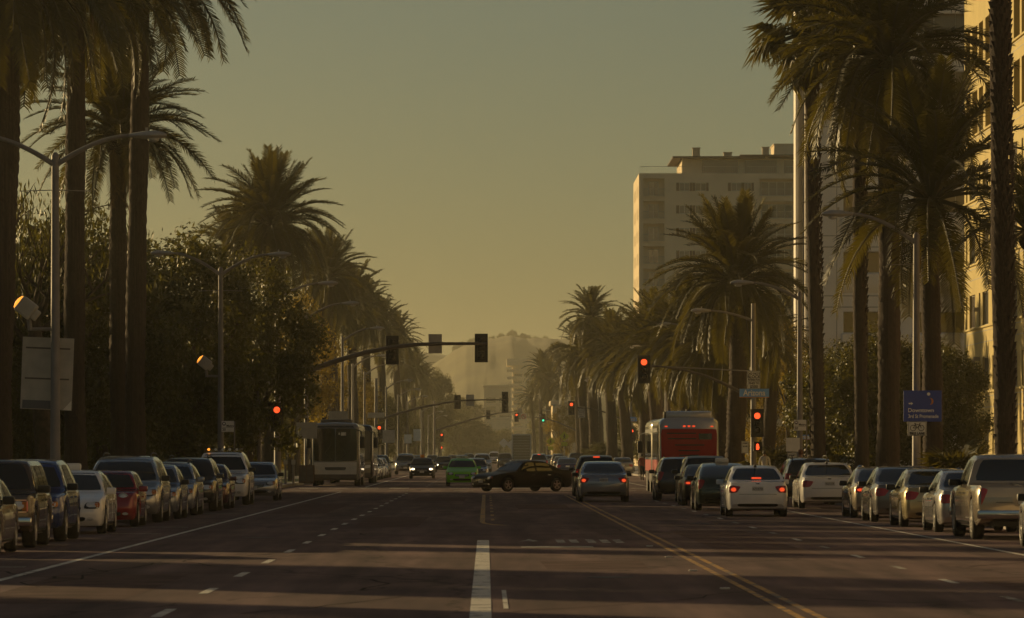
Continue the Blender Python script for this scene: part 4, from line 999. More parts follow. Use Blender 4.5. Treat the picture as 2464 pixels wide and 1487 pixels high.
ped_signal('unlit pedestrian signal seen edge on at the short left post', gx(613, YA - 6), YA - 6.2, gz(1062, YA - 6), False, R(-90))
ped_signal('unlit pedestrian signal seen edge on at the left mast pole', gx(655, YA), YA - 0.1, gz(1064, YA), False, R(-90))
# first junction, right
YB = 200
signal_mast('right signal mast whose arm carries the red light over the lane', gx(1813, YB), YB, gz(735, YB), curve_px([(1806, 958), (1780, 942), (1740, 922), (1700, 905), (1650, 891), (1600, 883), (1556, 880)], YB), 0.09, 0.15, (-2.9, 8.0, 0.5), (gx(1556, YB), gz(880, YB) - 0.1, gx(1812, YB), gz(893, YB) - 0.1))
traffic_light('lit red signal hanging at the end of the right mast arm', gx(1549, YB), YB - 0.3, gz(889, YB), 'red')
traffic_light('lit red signal on the right signal pole below the street sign', gx(1821, YB), YB - 0.35, gz(1018, YB), 'red')
ped_signal('pedestrian signal with a lit red hand on the right pole', gx(1822, YB), YB - 0.35, gz(1075, YB))
# second junction
YC = 400
signal_mast('thin signal mast over the second junction from the left', gx(905, YC), YC, 8.9, curve_px([(912, 1010), (960, 995), (1010, 981), (1060, 971), (1110, 964), (1160, 962), (1222, 962)], YC), 0.14, 0.2)
traffic_light('unlit signal seen from behind on the second junction mast', gx(1101, YC), YC + 0.3, gz(967, YC), None, True)
traffic_light('tall five section signal seen from behind at the second mast end', gx(1215, YC), YC + 0.3, gz(968, YC), None, True, sections=5)
traffic_light('lit red signal on the left pole of the second junction', gx(913, YC), YC - 0.4, gz(1038, YC), 'red')
signal_mast('right signal mast of the second junction', gx(1518, YC - 2), YC - 2, 8.2, curve_px([(1512, 1014), (1480, 1003), (1450, 991), (1420, 983), (1385, 981)], YC), 0.1, 0.16)
traffic_light('lit red signal on the right arm of the second junction', gx(1375, YC), YC - 0.3, gz(982, YC), 'red')
traffic_light('lit red signal on the right pole of the second junction', gx(1518, YC), YC - 2.4, gz(1046, YC), 'red')
ped_signal('lit pedestrian signal on the far right second junction pole', gx(1518, YC), YC - 2.4, gz(1080, YC))
# third junction
YD = 620
signal_mast('smallest signal mast in the haze reaching from the left', gx(1045, YD), YD, 9.6, curve_px([(1050, 1035), (1100, 1020), (1150, 1005), (1200, 994), (1240, 990)], YD), 0.16, 0.2)
signal_mast('hazy right signal mast at the third junction', gx(1405, YD), YD, 9.0, curve_px([(1400, 1042), (1370, 1028), (1340, 1015), (1307, 1006), (1270, 1003)], YD), 0.14, 0.18)
traffic_light('tiny signal seen from behind on the hazy left mast', gx(1175, YD), YD + 0.3, gz(998, YD), None, True)
traffic_light('tiny lit red signal at the end of the hazy left mast', gx(1243, YD), YD - 0.3, gz(1004, YD), 'red')
traffic_light('lit green signal on the hazy right mast arm', gx(1307, YD), YD - 0.3, gz(1006, YD), 'green')
traffic_light('lit green signal low on the third junction right pole', gx(1411, YD), YD - 0.4, gz(1052, YD), 'green')
traffic_light('tiny lit red signal low on the third junction left pole', gx(1063, YD), YD - 0.4, gz(1052, YD), 'red')
ped_signal('tiny lit pedestrian signal on the third junction left pole', gx(1063, YD), YD - 0.4, gz(1077, YD))

# --- signs
M_signstrip = mat('poster_strip_blue_grey', (0.10, 0.11, 0.13), 0.6)
def sign(label, X, Y, Z, w, h, m, name='sign', r=0.03, yaw=0.0, cat='sign', group=None, tilt=0.0):
    b = MB(); b.rbox((-w / 2, 0, -h / 2), (w / 2, 0.02, h / 2), 0.006); o = b.build(name, m); o.location = (X, Y, Z); o.rotation_euler = (0, tilt, yaw)
    return tag(o, label, cat, group)
def bars(o, w, zs, m=None):
    for z in zs:
        b = MB(); b.box((-w / 2, -0.03, z - 0.02), (w / 2, -0.002, z + 0.02)); b.build('brace', m or M_steel_dk, o)
s = sign('large plain back of a banner sign on the nearest left lamp', gx(108, 104.4), 104.95, gz(898, 104.4), 1.30, 1.82, M_signback, tilt=R(2.2)); bars(s, 1.12, (0.64, -0.13))
b = MB(); b.box((-.6, -.012, -.89), (.12, -.002, -.68)); b.build('poster_strip', M_signstrip, s); b = MB(); b.add([(.42, -.004, -.91), (.64, -.004, -.91), (.64, -.03, -.66)], [(0, 1, 2)]); b.build('curled_corner', M_signwhite, s)
s = sign('plain back of a small panel on the long left mast', gx(1047, YA), YA + 0.16, gz(827, YA), 0.64, 0.92, M_signback); bars(s, 0.6, (0.0,))
sign('blank back of the street name sign at the long mast foot', gx(620, YA), YA + 0.2, gz(916, YA), 1.8, 0.42, M_signback)
sign('plain back of a small panel on the second junction mast', gx(1131, YC), YC + 0.18, gz(963, YC), 0.8, 1.1, M_signback)
sign('back of the street name sign on the second junction left pole', gx(905, YC), YC - 0.3, gz(999, YC), 1.6, 0.5, M_signback)
sign('plain square sign back beside the first coach', gx(739, 220), 219.7, gz(1036, 220), 1.1, 0.86, M_signback)
sign('plain sign back above the coach roof', gx(815, 262), 261.6, gz(1007, 262), 1.2, 0.92, M_signback)
sign('pale sign back on the pole behind the second coach', gx(935, 420), 419.6, gz(1050, 420), 1.3, 1.3, M_signback)
sign('small pale sign among the receding left poles', gx(982, 520), 519, gz(1056, 520), 0.9, 1.1, M_signwhite)
sign('pale tall sign in the haze on the left', gx(1004, 560), 559, gz(1047, 560), 1.0, 1.6, M_signwhite)
for px, py, sd in ((1212, 1066, 'left'), (1230, 1070, 'right')):
    o = sign(sd + ' of the two hazy diamond warning signs at the road end', gx(px, 900), 900, gz(py, 900), 1.5, 1.5, M_signwhite, group='hazy diamond signs at the road end', tilt=R(45))
    p = MB(); p.tube([(0, 0.05, 0), (1.5, 0.05, -1.5)], 0.05, 6); p.build('post', M_steel, o)
def metro(label, px, Y, py):
    w, h = 0.5, 0.44
    o = sign(label, gx(px, Y), Y, gz(py, Y), w, h, M_signwhite, 'bus_stop_sign', cat='sign', group='bus stop signs')
    d = MB(); d.disc((-0.15, -0.006, 0.11), 0.075, 'y', -1); d.build('logo_disc', M_ink, o)
    lettering('M', 0.12, M_letter, o, -0.15, 0.11, -0.012, 0.004); lettering('Metro', 0.12, M_ink, o, 0.1, 0.02, -0.01, 0.003)
    lettering('20', 0.14, M_ink, o, -0.15, -0.13, -0.01, 0.003)
    l = MB(); l.box((-0.22, -0.006, -0.05), (0.22, -0.002, -0.04)); l.build('rule', M_ink, o)
    p = MB(); p.tube([(0.27, 0.03, 0.2), (0.27, 0.03, -(gz(py, Y) - 0.1))], 0.03, 6); p.build('post', M_steel, o)
metro('white Metro 20 bus stop sign beside the second left lamp', 548, 168, 1026)
metro('white Metro 20 bus stop sign on the right corner lamp', 1925, 170, 1023)
def street_sign(label, txt, px, py, Y, w, h):
    o = sign(label, gx(px, Y), Y, gz(py, Y), w, h, M_signblue, 'street_name_sign', cat='sign', group='blue street name signs')
    lettering(txt, h * 0.95, M_letter, o, 0, 0.02 * h, -0.012, 0.006, min(1.0, w * 0.86 / (len(txt) * h * 0.5)))
    e = MB(); e.box((-w / 2, -0.008, -h / 2), (w / 2, -0.001, -h / 2 + h * 0.07)); e.build('edge', M_orange, o)
    return o
street_sign('blue Arizona street sign on the right signal pole', 'Arizona', 1815, 946, YB - 0.25, 1.42, 0.42)
street_sign('smaller blue Arizona sign beside the right corner lamp', 'Arizona', 1940, 1052, 171.2, 0.78, 0.2)
street_sign('blue Wilshire street sign at the second junction', 'Wilshire', 1513, 1009, YC - 2.4, 1.62, 0.46)
street_sign('hazy blue California street sign at the third junction', 'California', 1405, 1026, YD - 0.4, 1.9, 0.48)
def word_sign(label, px, py, Y, w, h, lines, m=M_signwhite, ink=M_ink, rule=None):
    o = sign(label, gx(px, Y), Y, gz(py, Y), w, h, m)
    fr_ = MB()
    for a, c in (((-w / 2 + .01, -h / 2 + .01), (w / 2 - .01, -h / 2 + .025)), ((-w / 2 + .01, h / 2 - .025), (w / 2 - .01, h / 2 - .01)), ((-w / 2 + .01, -h / 2 + .025), (-w / 2 + .025, h / 2 - .025)), ((w / 2 - .025, -h / 2 + .025), (w / 2 - .01, h / 2 - .025))):
        fr_.box((a[0], -0.005, a[1]), (c[0], -0.001, c[1]))
    if rule is not None: fr_.box((-w / 2 + .025, -0.004, rule - .007), (w / 2 - .025, -0.001, rule + .007))
    fr_.build('border', ink, o)
    for txt, size, z in lines: lettering(txt, size, ink, o, 0, z, -0.01, 0.004, min(1.0, w * 0.88 / max(0.01, len(txt) * size * 0.56)))
    return o
DNB = [('DO NOT', 0.15, 0.29), ('BLOCK', 0.2, 0.14), ('INTERSECTION', 0.12, 0.0), ('FINES TO', 0.14, -0.17), ('$500', 0.19, -0.33)]
word_sign('white do not block intersection sign above the Arizona sign', 1814, 914, YB - 0.25, 0.62, 0.86, DNB, rule=-0.075)
word_sign('small do not block intersection sign at the second junction', 1399, 992, YC - 2, 0.7, 1.05, [(t, s * 1.15, z * 1.2) for t, s, z in DNB], rule=-0.09)
sign('blank whitish square sign on the right corner lamp', gx(1908, 170), 170.0, gz(1070, 170), 0.56, 0.56, M_signwhite)
word_sign('small parking notice under the blank corner sign', 1906, 1104, 170, 0.4, 0.5, [('PERMIT', 0.09, 0.14), ('ONLY', 0.1, 0.02)])
word_sign('white notice on a post behind the right signal pole', 1793, 1076, 212, 0.36, 0.62, [('STREET', 0.08, 0.2), ('24 HR', 0.09, 0.04)])
o = sign('navy Downtown 3rd St Promenade wayfinding sign on the right lamp', gx(2220, 124.6), 124.6, gz(977, 124.6), 1.14, 0.93, M_signnavy, 'wayfinding_sign')
lettering('Downtown', 0.17, M_letter, o, -0.05, -0.13, -0.01, 0.002); lettering('3rd St Promenade', 0.155, M_letter, o, 0.02, -0.31, -0.01, 0.001, 0.80)
d = MB(); d.disc((0.18, -0.006, 0.36), 0.05, 'y', -1); d.build('emblem_dot', M_letter, o)
d = MB(); vs = []
for i in range(13): a = R(-100 + 200 * i / 12); vs.append((0.24 + 0.085 * math.cos(a), -0.006, 0.14 + 0.10 * math.sin(a)))
for i in range(13): a = R(100 - 200 * i / 12); vs.append((0.20 + 0.085 * math.cos(a) * 0.8, -0.006, 0.14 + 0.10 * math.sin(a) * 0.98))
d.add(vs, [tuple(range(26))]); d.build('crescent_emblem', M_orange, o)
d = MB(); d.add([(x, -0.006, z) for x, z in ((-0.42, 0.055), (-0.34, 0.055), (-0.36, 0.02), (-0.28, 0.075), (-0.36, 0.13), (-0.34, 0.095), (-0.42, 0.095))], [tuple(range(7))]); d.build('arrow', M_letter, o)
o = word_sign('white bike lane sign below the navy wayfinding sign', 2207, 1031, 124.6, 0.56, 0.44, [('BIKE LANE', 0.10, -0.15)])
d = MB()
for cx in (-0.12, 0.12): d.tube([(cx + 0.085 * math.cos(2 * math.pi * i / 18), -0.01, 0.015 + 0.085 * math.sin(2 * math.pi * i / 18)) for i in range(19)], 0.008, 4)
for a, c in (((-0.12, 0.015), (-0.05, 0.12)), ((-0.05, 0.12), (0.08, 0.12)), ((0.08, 0.12), (0.12, 0.015)), ((-0.05, 0.12), (0.0, 0.015)), ((0.0, 0.015), (0.08, 0.12)), ((-0.12, 0.015), (0.0, 0.015)), ((0.08, 0.12), (0.07, 0.16)), ((0.07, 0.16), (0.12, 0.165)), ((-0.05, 0.12), (-0.06, 0.145)), ((-0.09, 0.148), (-0.03, 0.148))):
    d.tube([(a[0], -0.01, a[1]), (c[0], -0.01, c[1])], 0.008, 4)
d.build('bicycle_symbol', M_ink, o)
M_fluo = mat('fluorescent_yellow_green', (0.55, 0.58, 0.03), 0.5)
for px, py, Y, lab in ((1325, 1062, 560, 'left yellow green pedestrian crossing sign'), (1358, 1050, 500, 'right yellow green pedestrian crossing sign')):
    o = sign(lab, gx(px, Y), Y, gz(py, Y), 0.86, 0.86, M_fluo, 'crossing_sign', tilt=R(45))
    q = MB(); q.rbox((-0.35, 0.005, -0.42), (0.35, 0.018, 0.08), 0.004, M=Matrix.Rotation(R(-45), 4, 'Y') @ Matrix.Translation((0, 0, -0.75))); q.build('plaque', M_fluo, o)
    q = MB(); Mi = Matrix.Rotation(R(-45), 4, 'Y'); q.tube([Mi @ Vector((0, 0.05, 0.5)), Mi @ Vector((0, 0.05, -gz(py, Y) + 0.1))], 0.04, 6); q.build('post', M_steel, o)
    q = MB(); q.disc(Mi @ Vector((0, -0.006, 0.24)), 0.07, 'y', -1, 10)
    for a, c in (((0, .16), (0, -.06)), ((0, -.06), (-.13, -.3)), ((0, -.06), (.12, -.28)), ((0, .1), (-.16, -.02)), ((0, .1), (.15, 0))): q.tube([Mi @ Vector((a[0], -.01, a[1])), Mi @ Vector((c[0], -.01, c[1]))], 0.04, 5)
    q.build('walking_symbol', M_ink, o)
o = sign('small round no u turn sign on the hazy mast', gx(1260, YD), YD - 0.1, gz(1002, YD), 0.9, 0.9, M_signwhite)
q = MB(); q.tube([(0.34 * math.cos(2 * math.pi * i / 20), -0.01, 0.34 * math.sin(2 * math.pi * i / 20)) for i in range(21)], 0.045, 5); q.tube([(-.24, -.01, .24), (.24, -.01, -.24)], 0.04, 5); q.build('ring', mat('prohibition_red', (0.4, 0.03, 0.02), 0.5), o)
q = MB(); q.tube([(-.12, -.008, -.2), (-.12, -.008, .05), (-.06, -.008, .14), (.06, -.008, .14), (.12, -.008, .05), (.12, -.008, -.1)], 0.03, 5); q.build('turn_symbol', M_ink, o)
sign('dark panel beside the hazy mast red light', gx(1251, YD), YD, gz(994, YD), 0.75, 1.5, M_signback)
sign('small green direction plate right of the far lights', gx(1434, 560), 560, gz(1058, 560), 0.8, 1.3, mat('direction_green', (0.03, 0.16, 0.08), 0.5))

# --- parking meters on the right kerb
for i, (px, Y) in enumerate(((1986, 147), (2007, 143.4), (2038, 138.3), (2071, 133.2), (2200, 116.5), (2243, 111.9), (2307, 105.6))):
    t = thing('parking_meter', ['domed parking meter farthest along the right kerb', 'domed parking meter behind the white sedan boot', 'domed parking meter left of the tan coupe', 'domed parking meter above the tan coupe roof', 'domed parking meter left of the wayfinding lamp post', 'domed parking meter right of the wayfinding lamp post', 'domed parking meter nearest the pickup truck'][i], 'parking meter', (gx(px, Y), Y, 0.14), 0, 'parking meters')
    b = MB(); b.tube([(0, 0, 0), (0, 0, 0.86)], 0.035, 8); b.build('post', M_steel, t)
    b = MB(); b.tube([(0, 0, 0.84), (0, 0, 0.90), (0, 0, 1.06), (0, 0, 1.14), (0, 0, 1.19), (0, 0, 1.21)], [0.05, 0.10, 0.125, 0.115, 0.07, 0.01], 12); b.build('meter_head', M_chrome, t, smooth=50)
    b = MB(); b.rbox((-0.06, -0.135, 1.02), (0.06, -0.09, 1.12), 0.01); b.build('display', M_black, t)
# --- bollards and cabinets by the coaches
for i, (px, Y) in enumerate(((727, 216), (746, 214), (790, 224))):
    t = thing('utility_post', ['left short utility post on the corner grass', 'middle short utility post on the corner grass', 'short utility post nearest the coach'][i], 'post', (gx(px - 40, Y), Y, 0.16), 0, 'utility posts'); b = MB(); b.tube([(0, 0, 0), (0, 0, 1.1)], 0.06, 8); b.build('post', M_steel, t); b = MB(); b.rbox((-0.1, -0.08, 1.0), (0.1, 0.08, 1.25), 0.02); b.build('cap', M_signback, t)
t = thing('utility_cabinet', 'brown utility cabinet at the foot of the lamp by the coaches', 'cabinet', (gx(738, 221), 221, 0.16)); b = MB(); b.rbox((-0.42, -0.3, 0), (0.42, 0.3, 0.95), 0.03); b.build('housing', mat('brown_cabinet_paint', (0.12, 0.07, 0.04), 0.6, var=0.2), t); b = MB(); b.box((-0.36, -0.315, 0.08), (-0.02, -0.302, 0.88)); b.box((0.02, -0.315, 0.08), (0.36, -0.302, 0.88)); b.build('door', M_steel_dk, t)
# ================================================================ CARS
PROFILE = {
 'sedan': [(0,.40),(.008,.46),(.03,.51),(.12,.575),(.22,.615),(.285,.635),(.305,.655),(.36,.80),(.42,.935),(.47,.985),(.55,1),(.63,.985),(.69,.945),(.76,.85),(.83,.735),(.86,.70),(.93,.69),(.975,.67),(.992,.60),(1,.50)],
 'coupe': [(0,.38),(.008,.45),(.03,.51),(.12,.58),(.26,.63),(.33,.65),(.36,.70),(.42,.86),(.47,.955),(.52,.99),(.57,1),(.64,.975),(.72,.90),(.82,.76),(.87,.70),(.95,.685),(.98,.66),(.993,.58),(1,.48)],
 'suv': [(0,.42),(.008,.48),(.03,.54),(.12,.585),(.22,.61),(.26,.625),(.28,.645),(.32,.78),(.37,.925),(.41,.975),(.5,.995),(.7,1),(.86,.985),(.92,.955),(.95,.87),(.972,.72),(.985,.60),(.994,.53),(1,.45)],
 'hatch': [(0,.38),(.008,.44),(.03,.50),(.1,.57),(.2,.64),(.235,.665),(.3,.80),(.37,.935),(.43,.985),(.5,1),(.62,.985),(.75,.92),(.86,.80),(.93,.72),(.97,.66),(.99,.57),(1,.48)],
 'mini': [(0,.40),(.008,.50),(.03,.57),(.08,.62),(.2,.65),(.25,.675),(.30,.82),(.35,.935),(.4,.985),(.5,1),(.8,.98),(.88,.945),(.93,.83),(.96,.68),(.985,.58),(1,.45)],
 'van': [(0,.38),(.008,.44),(.04,.50),(.12,.55),(.17,.585),(.2,.615),(.27,.80),(.34,.935),(.4,.98),(.5,1),(.85,.985),(.92,.955),(.95,.87),(.975,.70),(.99,.58),(1,.46)],
 'box': [(0,.48),(.006,.57),(.02,.60),(.15,.615),(.28,.625),(.29,.64),(.33,.80),(.365,.945),(.39,.985),(.5,1),(.93,.99),(.965,.965),(.976,.85),(.988,.64),(.995,.56),(1,.45)],
 'pickup': [(0,.47),(.006,.55),(.02,.58),(.15,.60),(.25,.61),(.26,.63),(.30,.79),(.335,.935),(.36,.98),(.45,1),(.56,.985),(.585,.945),(.598,.80),(.606,.66),(.614,.635),(.8,.635),(.985,.635),(.995,.61),(1,.5)],
}
# side windows: (front bottom, front top, rear bottom, rear top) along the length
WINS = {'sedan': [(.345,.44,.53,.53),(.55,.55,.745,.69)], 'coupe': [(.375,.47,.60,.60),(.615,.615,.76,.70)], 'suv': [(.315,.385,.49,.49),(.51,.51,.70,.70),(.72,.72,.915,.885)],
        'hatch': [(.30,.40,.52,.52),(.54,.54,.80,.71)], 'mini': [(.31,.375,.58,.58),(.60,.60,.88,.86)], 'van': [(.26,.37,.46,.46),(.48,.48,.68,.68),(.70,.70,.90,.875)],
        'box': [(.325,.375,.52,.52),(.54,.54,.72,.72),(.74,.74,.93,.92)], 'pickup': [(.30,.35,.44,.44),(.455,.455,.575,.565)]}
AXLE = {'sedan': (.195,.79), 'coupe': (.20,.80), 'suv': (.19,.80), 'hatch': (.19,.80), 'mini': (.17,.83), 'van': (.19,.78), 'box': (.18,.78), 'pickup': (.17,.80)}
DOORS = {'sedan': [(.335,.54),(.545,.74)], 'coupe': [(.34,.61)], 'suv': [(.30,.50),(.505,.70)], 'hatch': [(.29,.53),(.535,.72)], 'mini': [(.29,.59)], 'van': [(.25,.47),(.475,.69)], 'box': [(.30,.53),(.535,.71)], 'pickup': [(.28,.45),(.453,.59)]}

def interp(tab, t):
    for (a, x), (b_, y) in zip(tab, tab[1:]):
        if a <= t <= b_: return x + (y - x) * (t - a) / (b_ - a) if b_ > a else y
    return tab[-1][1]
PLAN = [(0,.78),(.008,.86),(.03,.925),(.08,.965),(.16,.99),(.3,1),(.75,1),(.88,.985),(.95,.95),(.985,.90),(.995,.85),(1,.80)]
PLAN_BOX = [(0,.90),(.006,.94),(.02,.975),(.08,.99),(.2,1),(.9,1),(.97,.985),(.99,.965),(1,.93)]

def body_shape(L, W, H, style, wr, belt=None):
    prof = PROFILE[style]; boxy = style in ('box', 'pickup'); plan = PLAN_BOX if boxy else PLAN
    zs0 = (belt or (.60 if style in ('suv', 'van', 'box', 'pickup') else .61)) * H
    zb0 = 0.13 * H + (0.06 if style in ('suv', 'box', 'pickup') else 0)
    ax = [a * L for a in AXLE[style]]; Ra = wr * 1.13
    ts = {p[0] for p in prof} | {.5, .6, .65, .8, .9}
    for a in ax:
        for k in (-1.0, -.985, -.93, -.8, -.55, -.28, 0, .28, .55, .8, .93, .985, 1.0): ts.add(min(1, max(0, (a + k * Ra) / L)))
    for (t0, _), (t1, _) in zip(prof, prof[1:]):
        if t1 - t0 > .05: ts.add((t0 + t1) / 2)
    ts = sorted(ts); ts = [t for i, t in enumerate(ts) if i == 0 or t - ts[i - 1] > .0012]
    V = []; n = None
    for t in ts:
        y = t * L - L / 2; w = W / 2 * interp(plan, t); zt = H * interp(prof, t)
        zb = zb0 + (0.10 * H * max(0, 1 - t / .03)) + (0.12 * H * max(0, 1 - (1 - t) / .035))
        arch = 0
        for a in ax:
            d = abs(t * L - a)
            if d < Ra: arch = max(arch, wr + math.sqrt(max(0, Ra * Ra - d * d)))
        zb = max(zb, arch) if arch > wr * 0.9 else zb
        zs = min(zs0 * (1 + .05 * (t - .3)), zt - .012 * H)
        zb = min(zb, zs - .05)
        h = zt - zs; inset = (.26 if boxy else .34) * h
        xe = max(.3 * w, .94 * w - inset)
        hf = zs - zb
        half = [(w * .93, zb), (w * .975, zb + .10 * hf), (w * 1.0, zb + .42 * hf), (w * .995, zb + .72 * hf), (w * .97, zb + .93 * hf), (w * .945, zs),
                (.94 * w - inset * .45, zs + h * .48), (xe + inset * .02, zs + h * .86), (xe * .93, zs + h * .955), (xe * .72, zs + h * .985), (xe * .36, zs + h * .998), (0, zt)]
        row = half + [(-x, z) for x, z in half[-2::-1]]; n = len(row)
        V += [(x, y, z) for x, z in row]
    b = MB(); b.v = V
    m = len(ts)
    for i in range(m - 1):
        for k in range(n - 1): b.f.append((i * n + k, (i + 1) * n + k, (i + 1) * n + k + 1, i * n + k + 1)); b.mi.append(0)
        b.f.append((i * n + n - 1, (i + 1) * n + n - 1, (i + 1) * n, i * n)); b.mi.append(0)
    b.f.append(tuple(range(n))); b.mi.append(0); b.f.append(tuple((m - 1) * n + k for k in range(n - 1, -1, -1))); b.mi.append(0)
    return b

def patch(bvh, side, q, off=0.008, nu=5, nv=4, rd=0.0, skirt=0.02, center=None):
    """panel that follows the body: q = four corners in the side's plane, (a,b) -> bottom-left, bottom-right, top-right, top-left"""
    b = MB(); P = []
    D = {'front': Vector((0, 1, 0)), 'rear': Vector((0, -1, 0)), 'left': Vector((1, 0, 0)), 'right': Vector((-1, 0, 0)), 'top': Vector((0, 0, -1))}[side]
    inner = []
    for j in range(nv + 1):
        for i in range(nu + 1):
            u, v = i / nu * 2 - 1, j / nv * 2 - 1
            u2, v2 = u * (1 - rd * v ** 8), v * (1 - rd * u ** 8); u2, v2 = (u2 + 1) / 2, (v2 + 1) / 2
            a = (q[0][0] * (1 - u2) + q[1][0] * u2) * (1 - v2) + (q[3][0] * (1 - u2) + q[2][0] * u2) * v2
            c = (q[0][1] * (1 - u2) + q[1][1] * u2) * (1 - v2) + (q[3][1] * (1 - u2) + q[2][1] * u2) * v2
            if side in ('front', 'rear'): o = Vector((a, -20 * D.y, c))
            elif side == 'top': o = Vector((a, c, 20))
            else: o = Vector((-20 * D.x, a, c))
            hit, nr, _, _ = bvh.ray_cast(o, D)
            if hit is None:
                near = bvh.find_nearest(o + D * 18.2); hit, nr = near[0], near[1]
            if nr.dot(D) > 0: nr = -nr
            P.append(hit + nr * off); inner.append(hit - nr * skirt)
    W = nu + 1
    fs = [(j * W + i, j * W + i + 1, (j + 1) * W + i + 1, (j + 1) * W + i) for j in range(nv) for i in range(nu)]
    ring = list(range(W)) + [j * W + nu for j in range(1, nv + 1)] + [nv * W + i for i in range(nu - 1, -1, -1)] + [j * W for j in range(nv - 1, 0, -1)]
    k = len(P); vs = P + [inner[i] for i in ring]; m = len(ring)
    fs += [(ring[i], k + i, k + (i + 1) % m, ring[(i + 1) % m]) for i in range(m)]
    b.add(vs, fs)
    if side in ('rear', 'left'): b.f = [tuple(reversed(f)) for f in b.f]
    return b

def wheel_meshes(r, w, spokes=5):
    key = (round(r, 3), w, spokes)
    if key in WHEELS: return WHEELS[key]
    b = MB(); n = 26; prof = [(.62, -.5), (.64, -.52), (.80, -.56), (.94, -.52), (1, -.36), (1.0, 0), (1, .36), (.94, .52), (.80, .56), (.64, .52), (.62, .5)]
    rings = [[(x * w / 1.12, r * q * math.cos(2 * math.pi * k / n), r * q * math.sin(2 * math.pi * k / n)) for k in range(n)] for q, x in prof]
    vs = [p for g in rings for p in g]; fs = [(i * n + k, i * n + (k + 1) % n, (i + 1) * n + (k + 1) % n, (i + 1) * n + k) for i in range(len(rings) - 1) for k in range(n)]
    b.add(vs, fs)
    for s in (-.5, .5): b.disc((s * w * .35, 0, 0), r * .63, 'x', 1 if s > 0 else -1, n)
    ty = b.mesh('tyre', M_rubber, 50)
    a = MB()
    ring_p = [(.66, .50), (.64, .545), (.60, .53), (.57, .44)]
    rings = [[(x * w / 1.12, r * q * math.cos(2 * math.pi * k / n), r * q * math.sin(2 * math.pi * k / n)) for k in range(n)] for q, x in ring_p]
    vs = [p for g in rings for p in g]; a.add(vs, [(i * n + k, i * n + (k + 1) % n, (i + 1) * n + (k + 1) % n, (i + 1) * n + k) for i in range(3) for k in range(n)])
    for i in range(spokes):
        Mx = Matrix.Rotation(2 * math.pi * i / spokes, 4, 'X'); a.box((w * .36, -r * .085, r * .06), (w * .46, r * .085, r * .60), M=Mx)
    a.tube([(w * .34, 0, 0), (w * .46, 0, 0), (w * .49, 0, 0)], [r * .17, r * .16, r * .08], 12)
    ri = a.mesh('rim', M_alloy, 40)
    WHEELS[key] = (ty, ri); return ty, ri
WHEELS = {}
PAINTS = {}
def paint(name, col, metal=0.35, rough=0.24, coat=1.0):
    if name not in PAINTS: PAINTS[name] = mat('car_paint_' + name, col, rough, metal, spec=0.25 if coat > .1 else 0.1, coat=coat, var=0.06, vscale=2.0)
    return PAINTS[name]
P_white = paint('white', (0.80, 0.78, 0.76), 0.0); P_silver = paint('silver', (0.42, 0.42, 0.42), 0.6); P_steel = paint('steel_blue_silver', (0.26, 0.28, 0.33), 0.55)
P_deep = paint('deep_black', (0.006, 0.006, 0.008), 0.0, 0.45, 0.08); P_black = paint('black', (0.008, 0.008, 0.010), 0.0, 0.35, 0.3); P_dark = paint('dark_grey', (0.035, 0.035, 0.04), 0.3); P_blue = paint('blue', (0.035, 0.06, 0.20), 0.3)
P_navy = paint('navy', (0.015, 0.02, 0.09), 0.3); P_red = paint('dark_red', (0.26, 0.014, 0.022), 0.15); P_maroon = paint('maroon', (0.075, 0.014, 0.018), 0.3)
P_green = paint('taxi_green', (0.20, 0.60, 0.015), 0.0, 0.35, 0.5); P_tan = paint('champagne', (0.36, 0.31, 0.24), 0.5); P_bronze = paint('bronze', (0.10, 0.075, 0.055), 0.3)
P_gold = paint('gold', (0.42, 0.36, 0.20), 0.5); P_grey = paint('mid_grey', (0.16, 0.16, 0.165), 0.4); P_dgreen = paint('dark_green', (0.02, 0.035, 0.025), 0.3)
CARN = 0
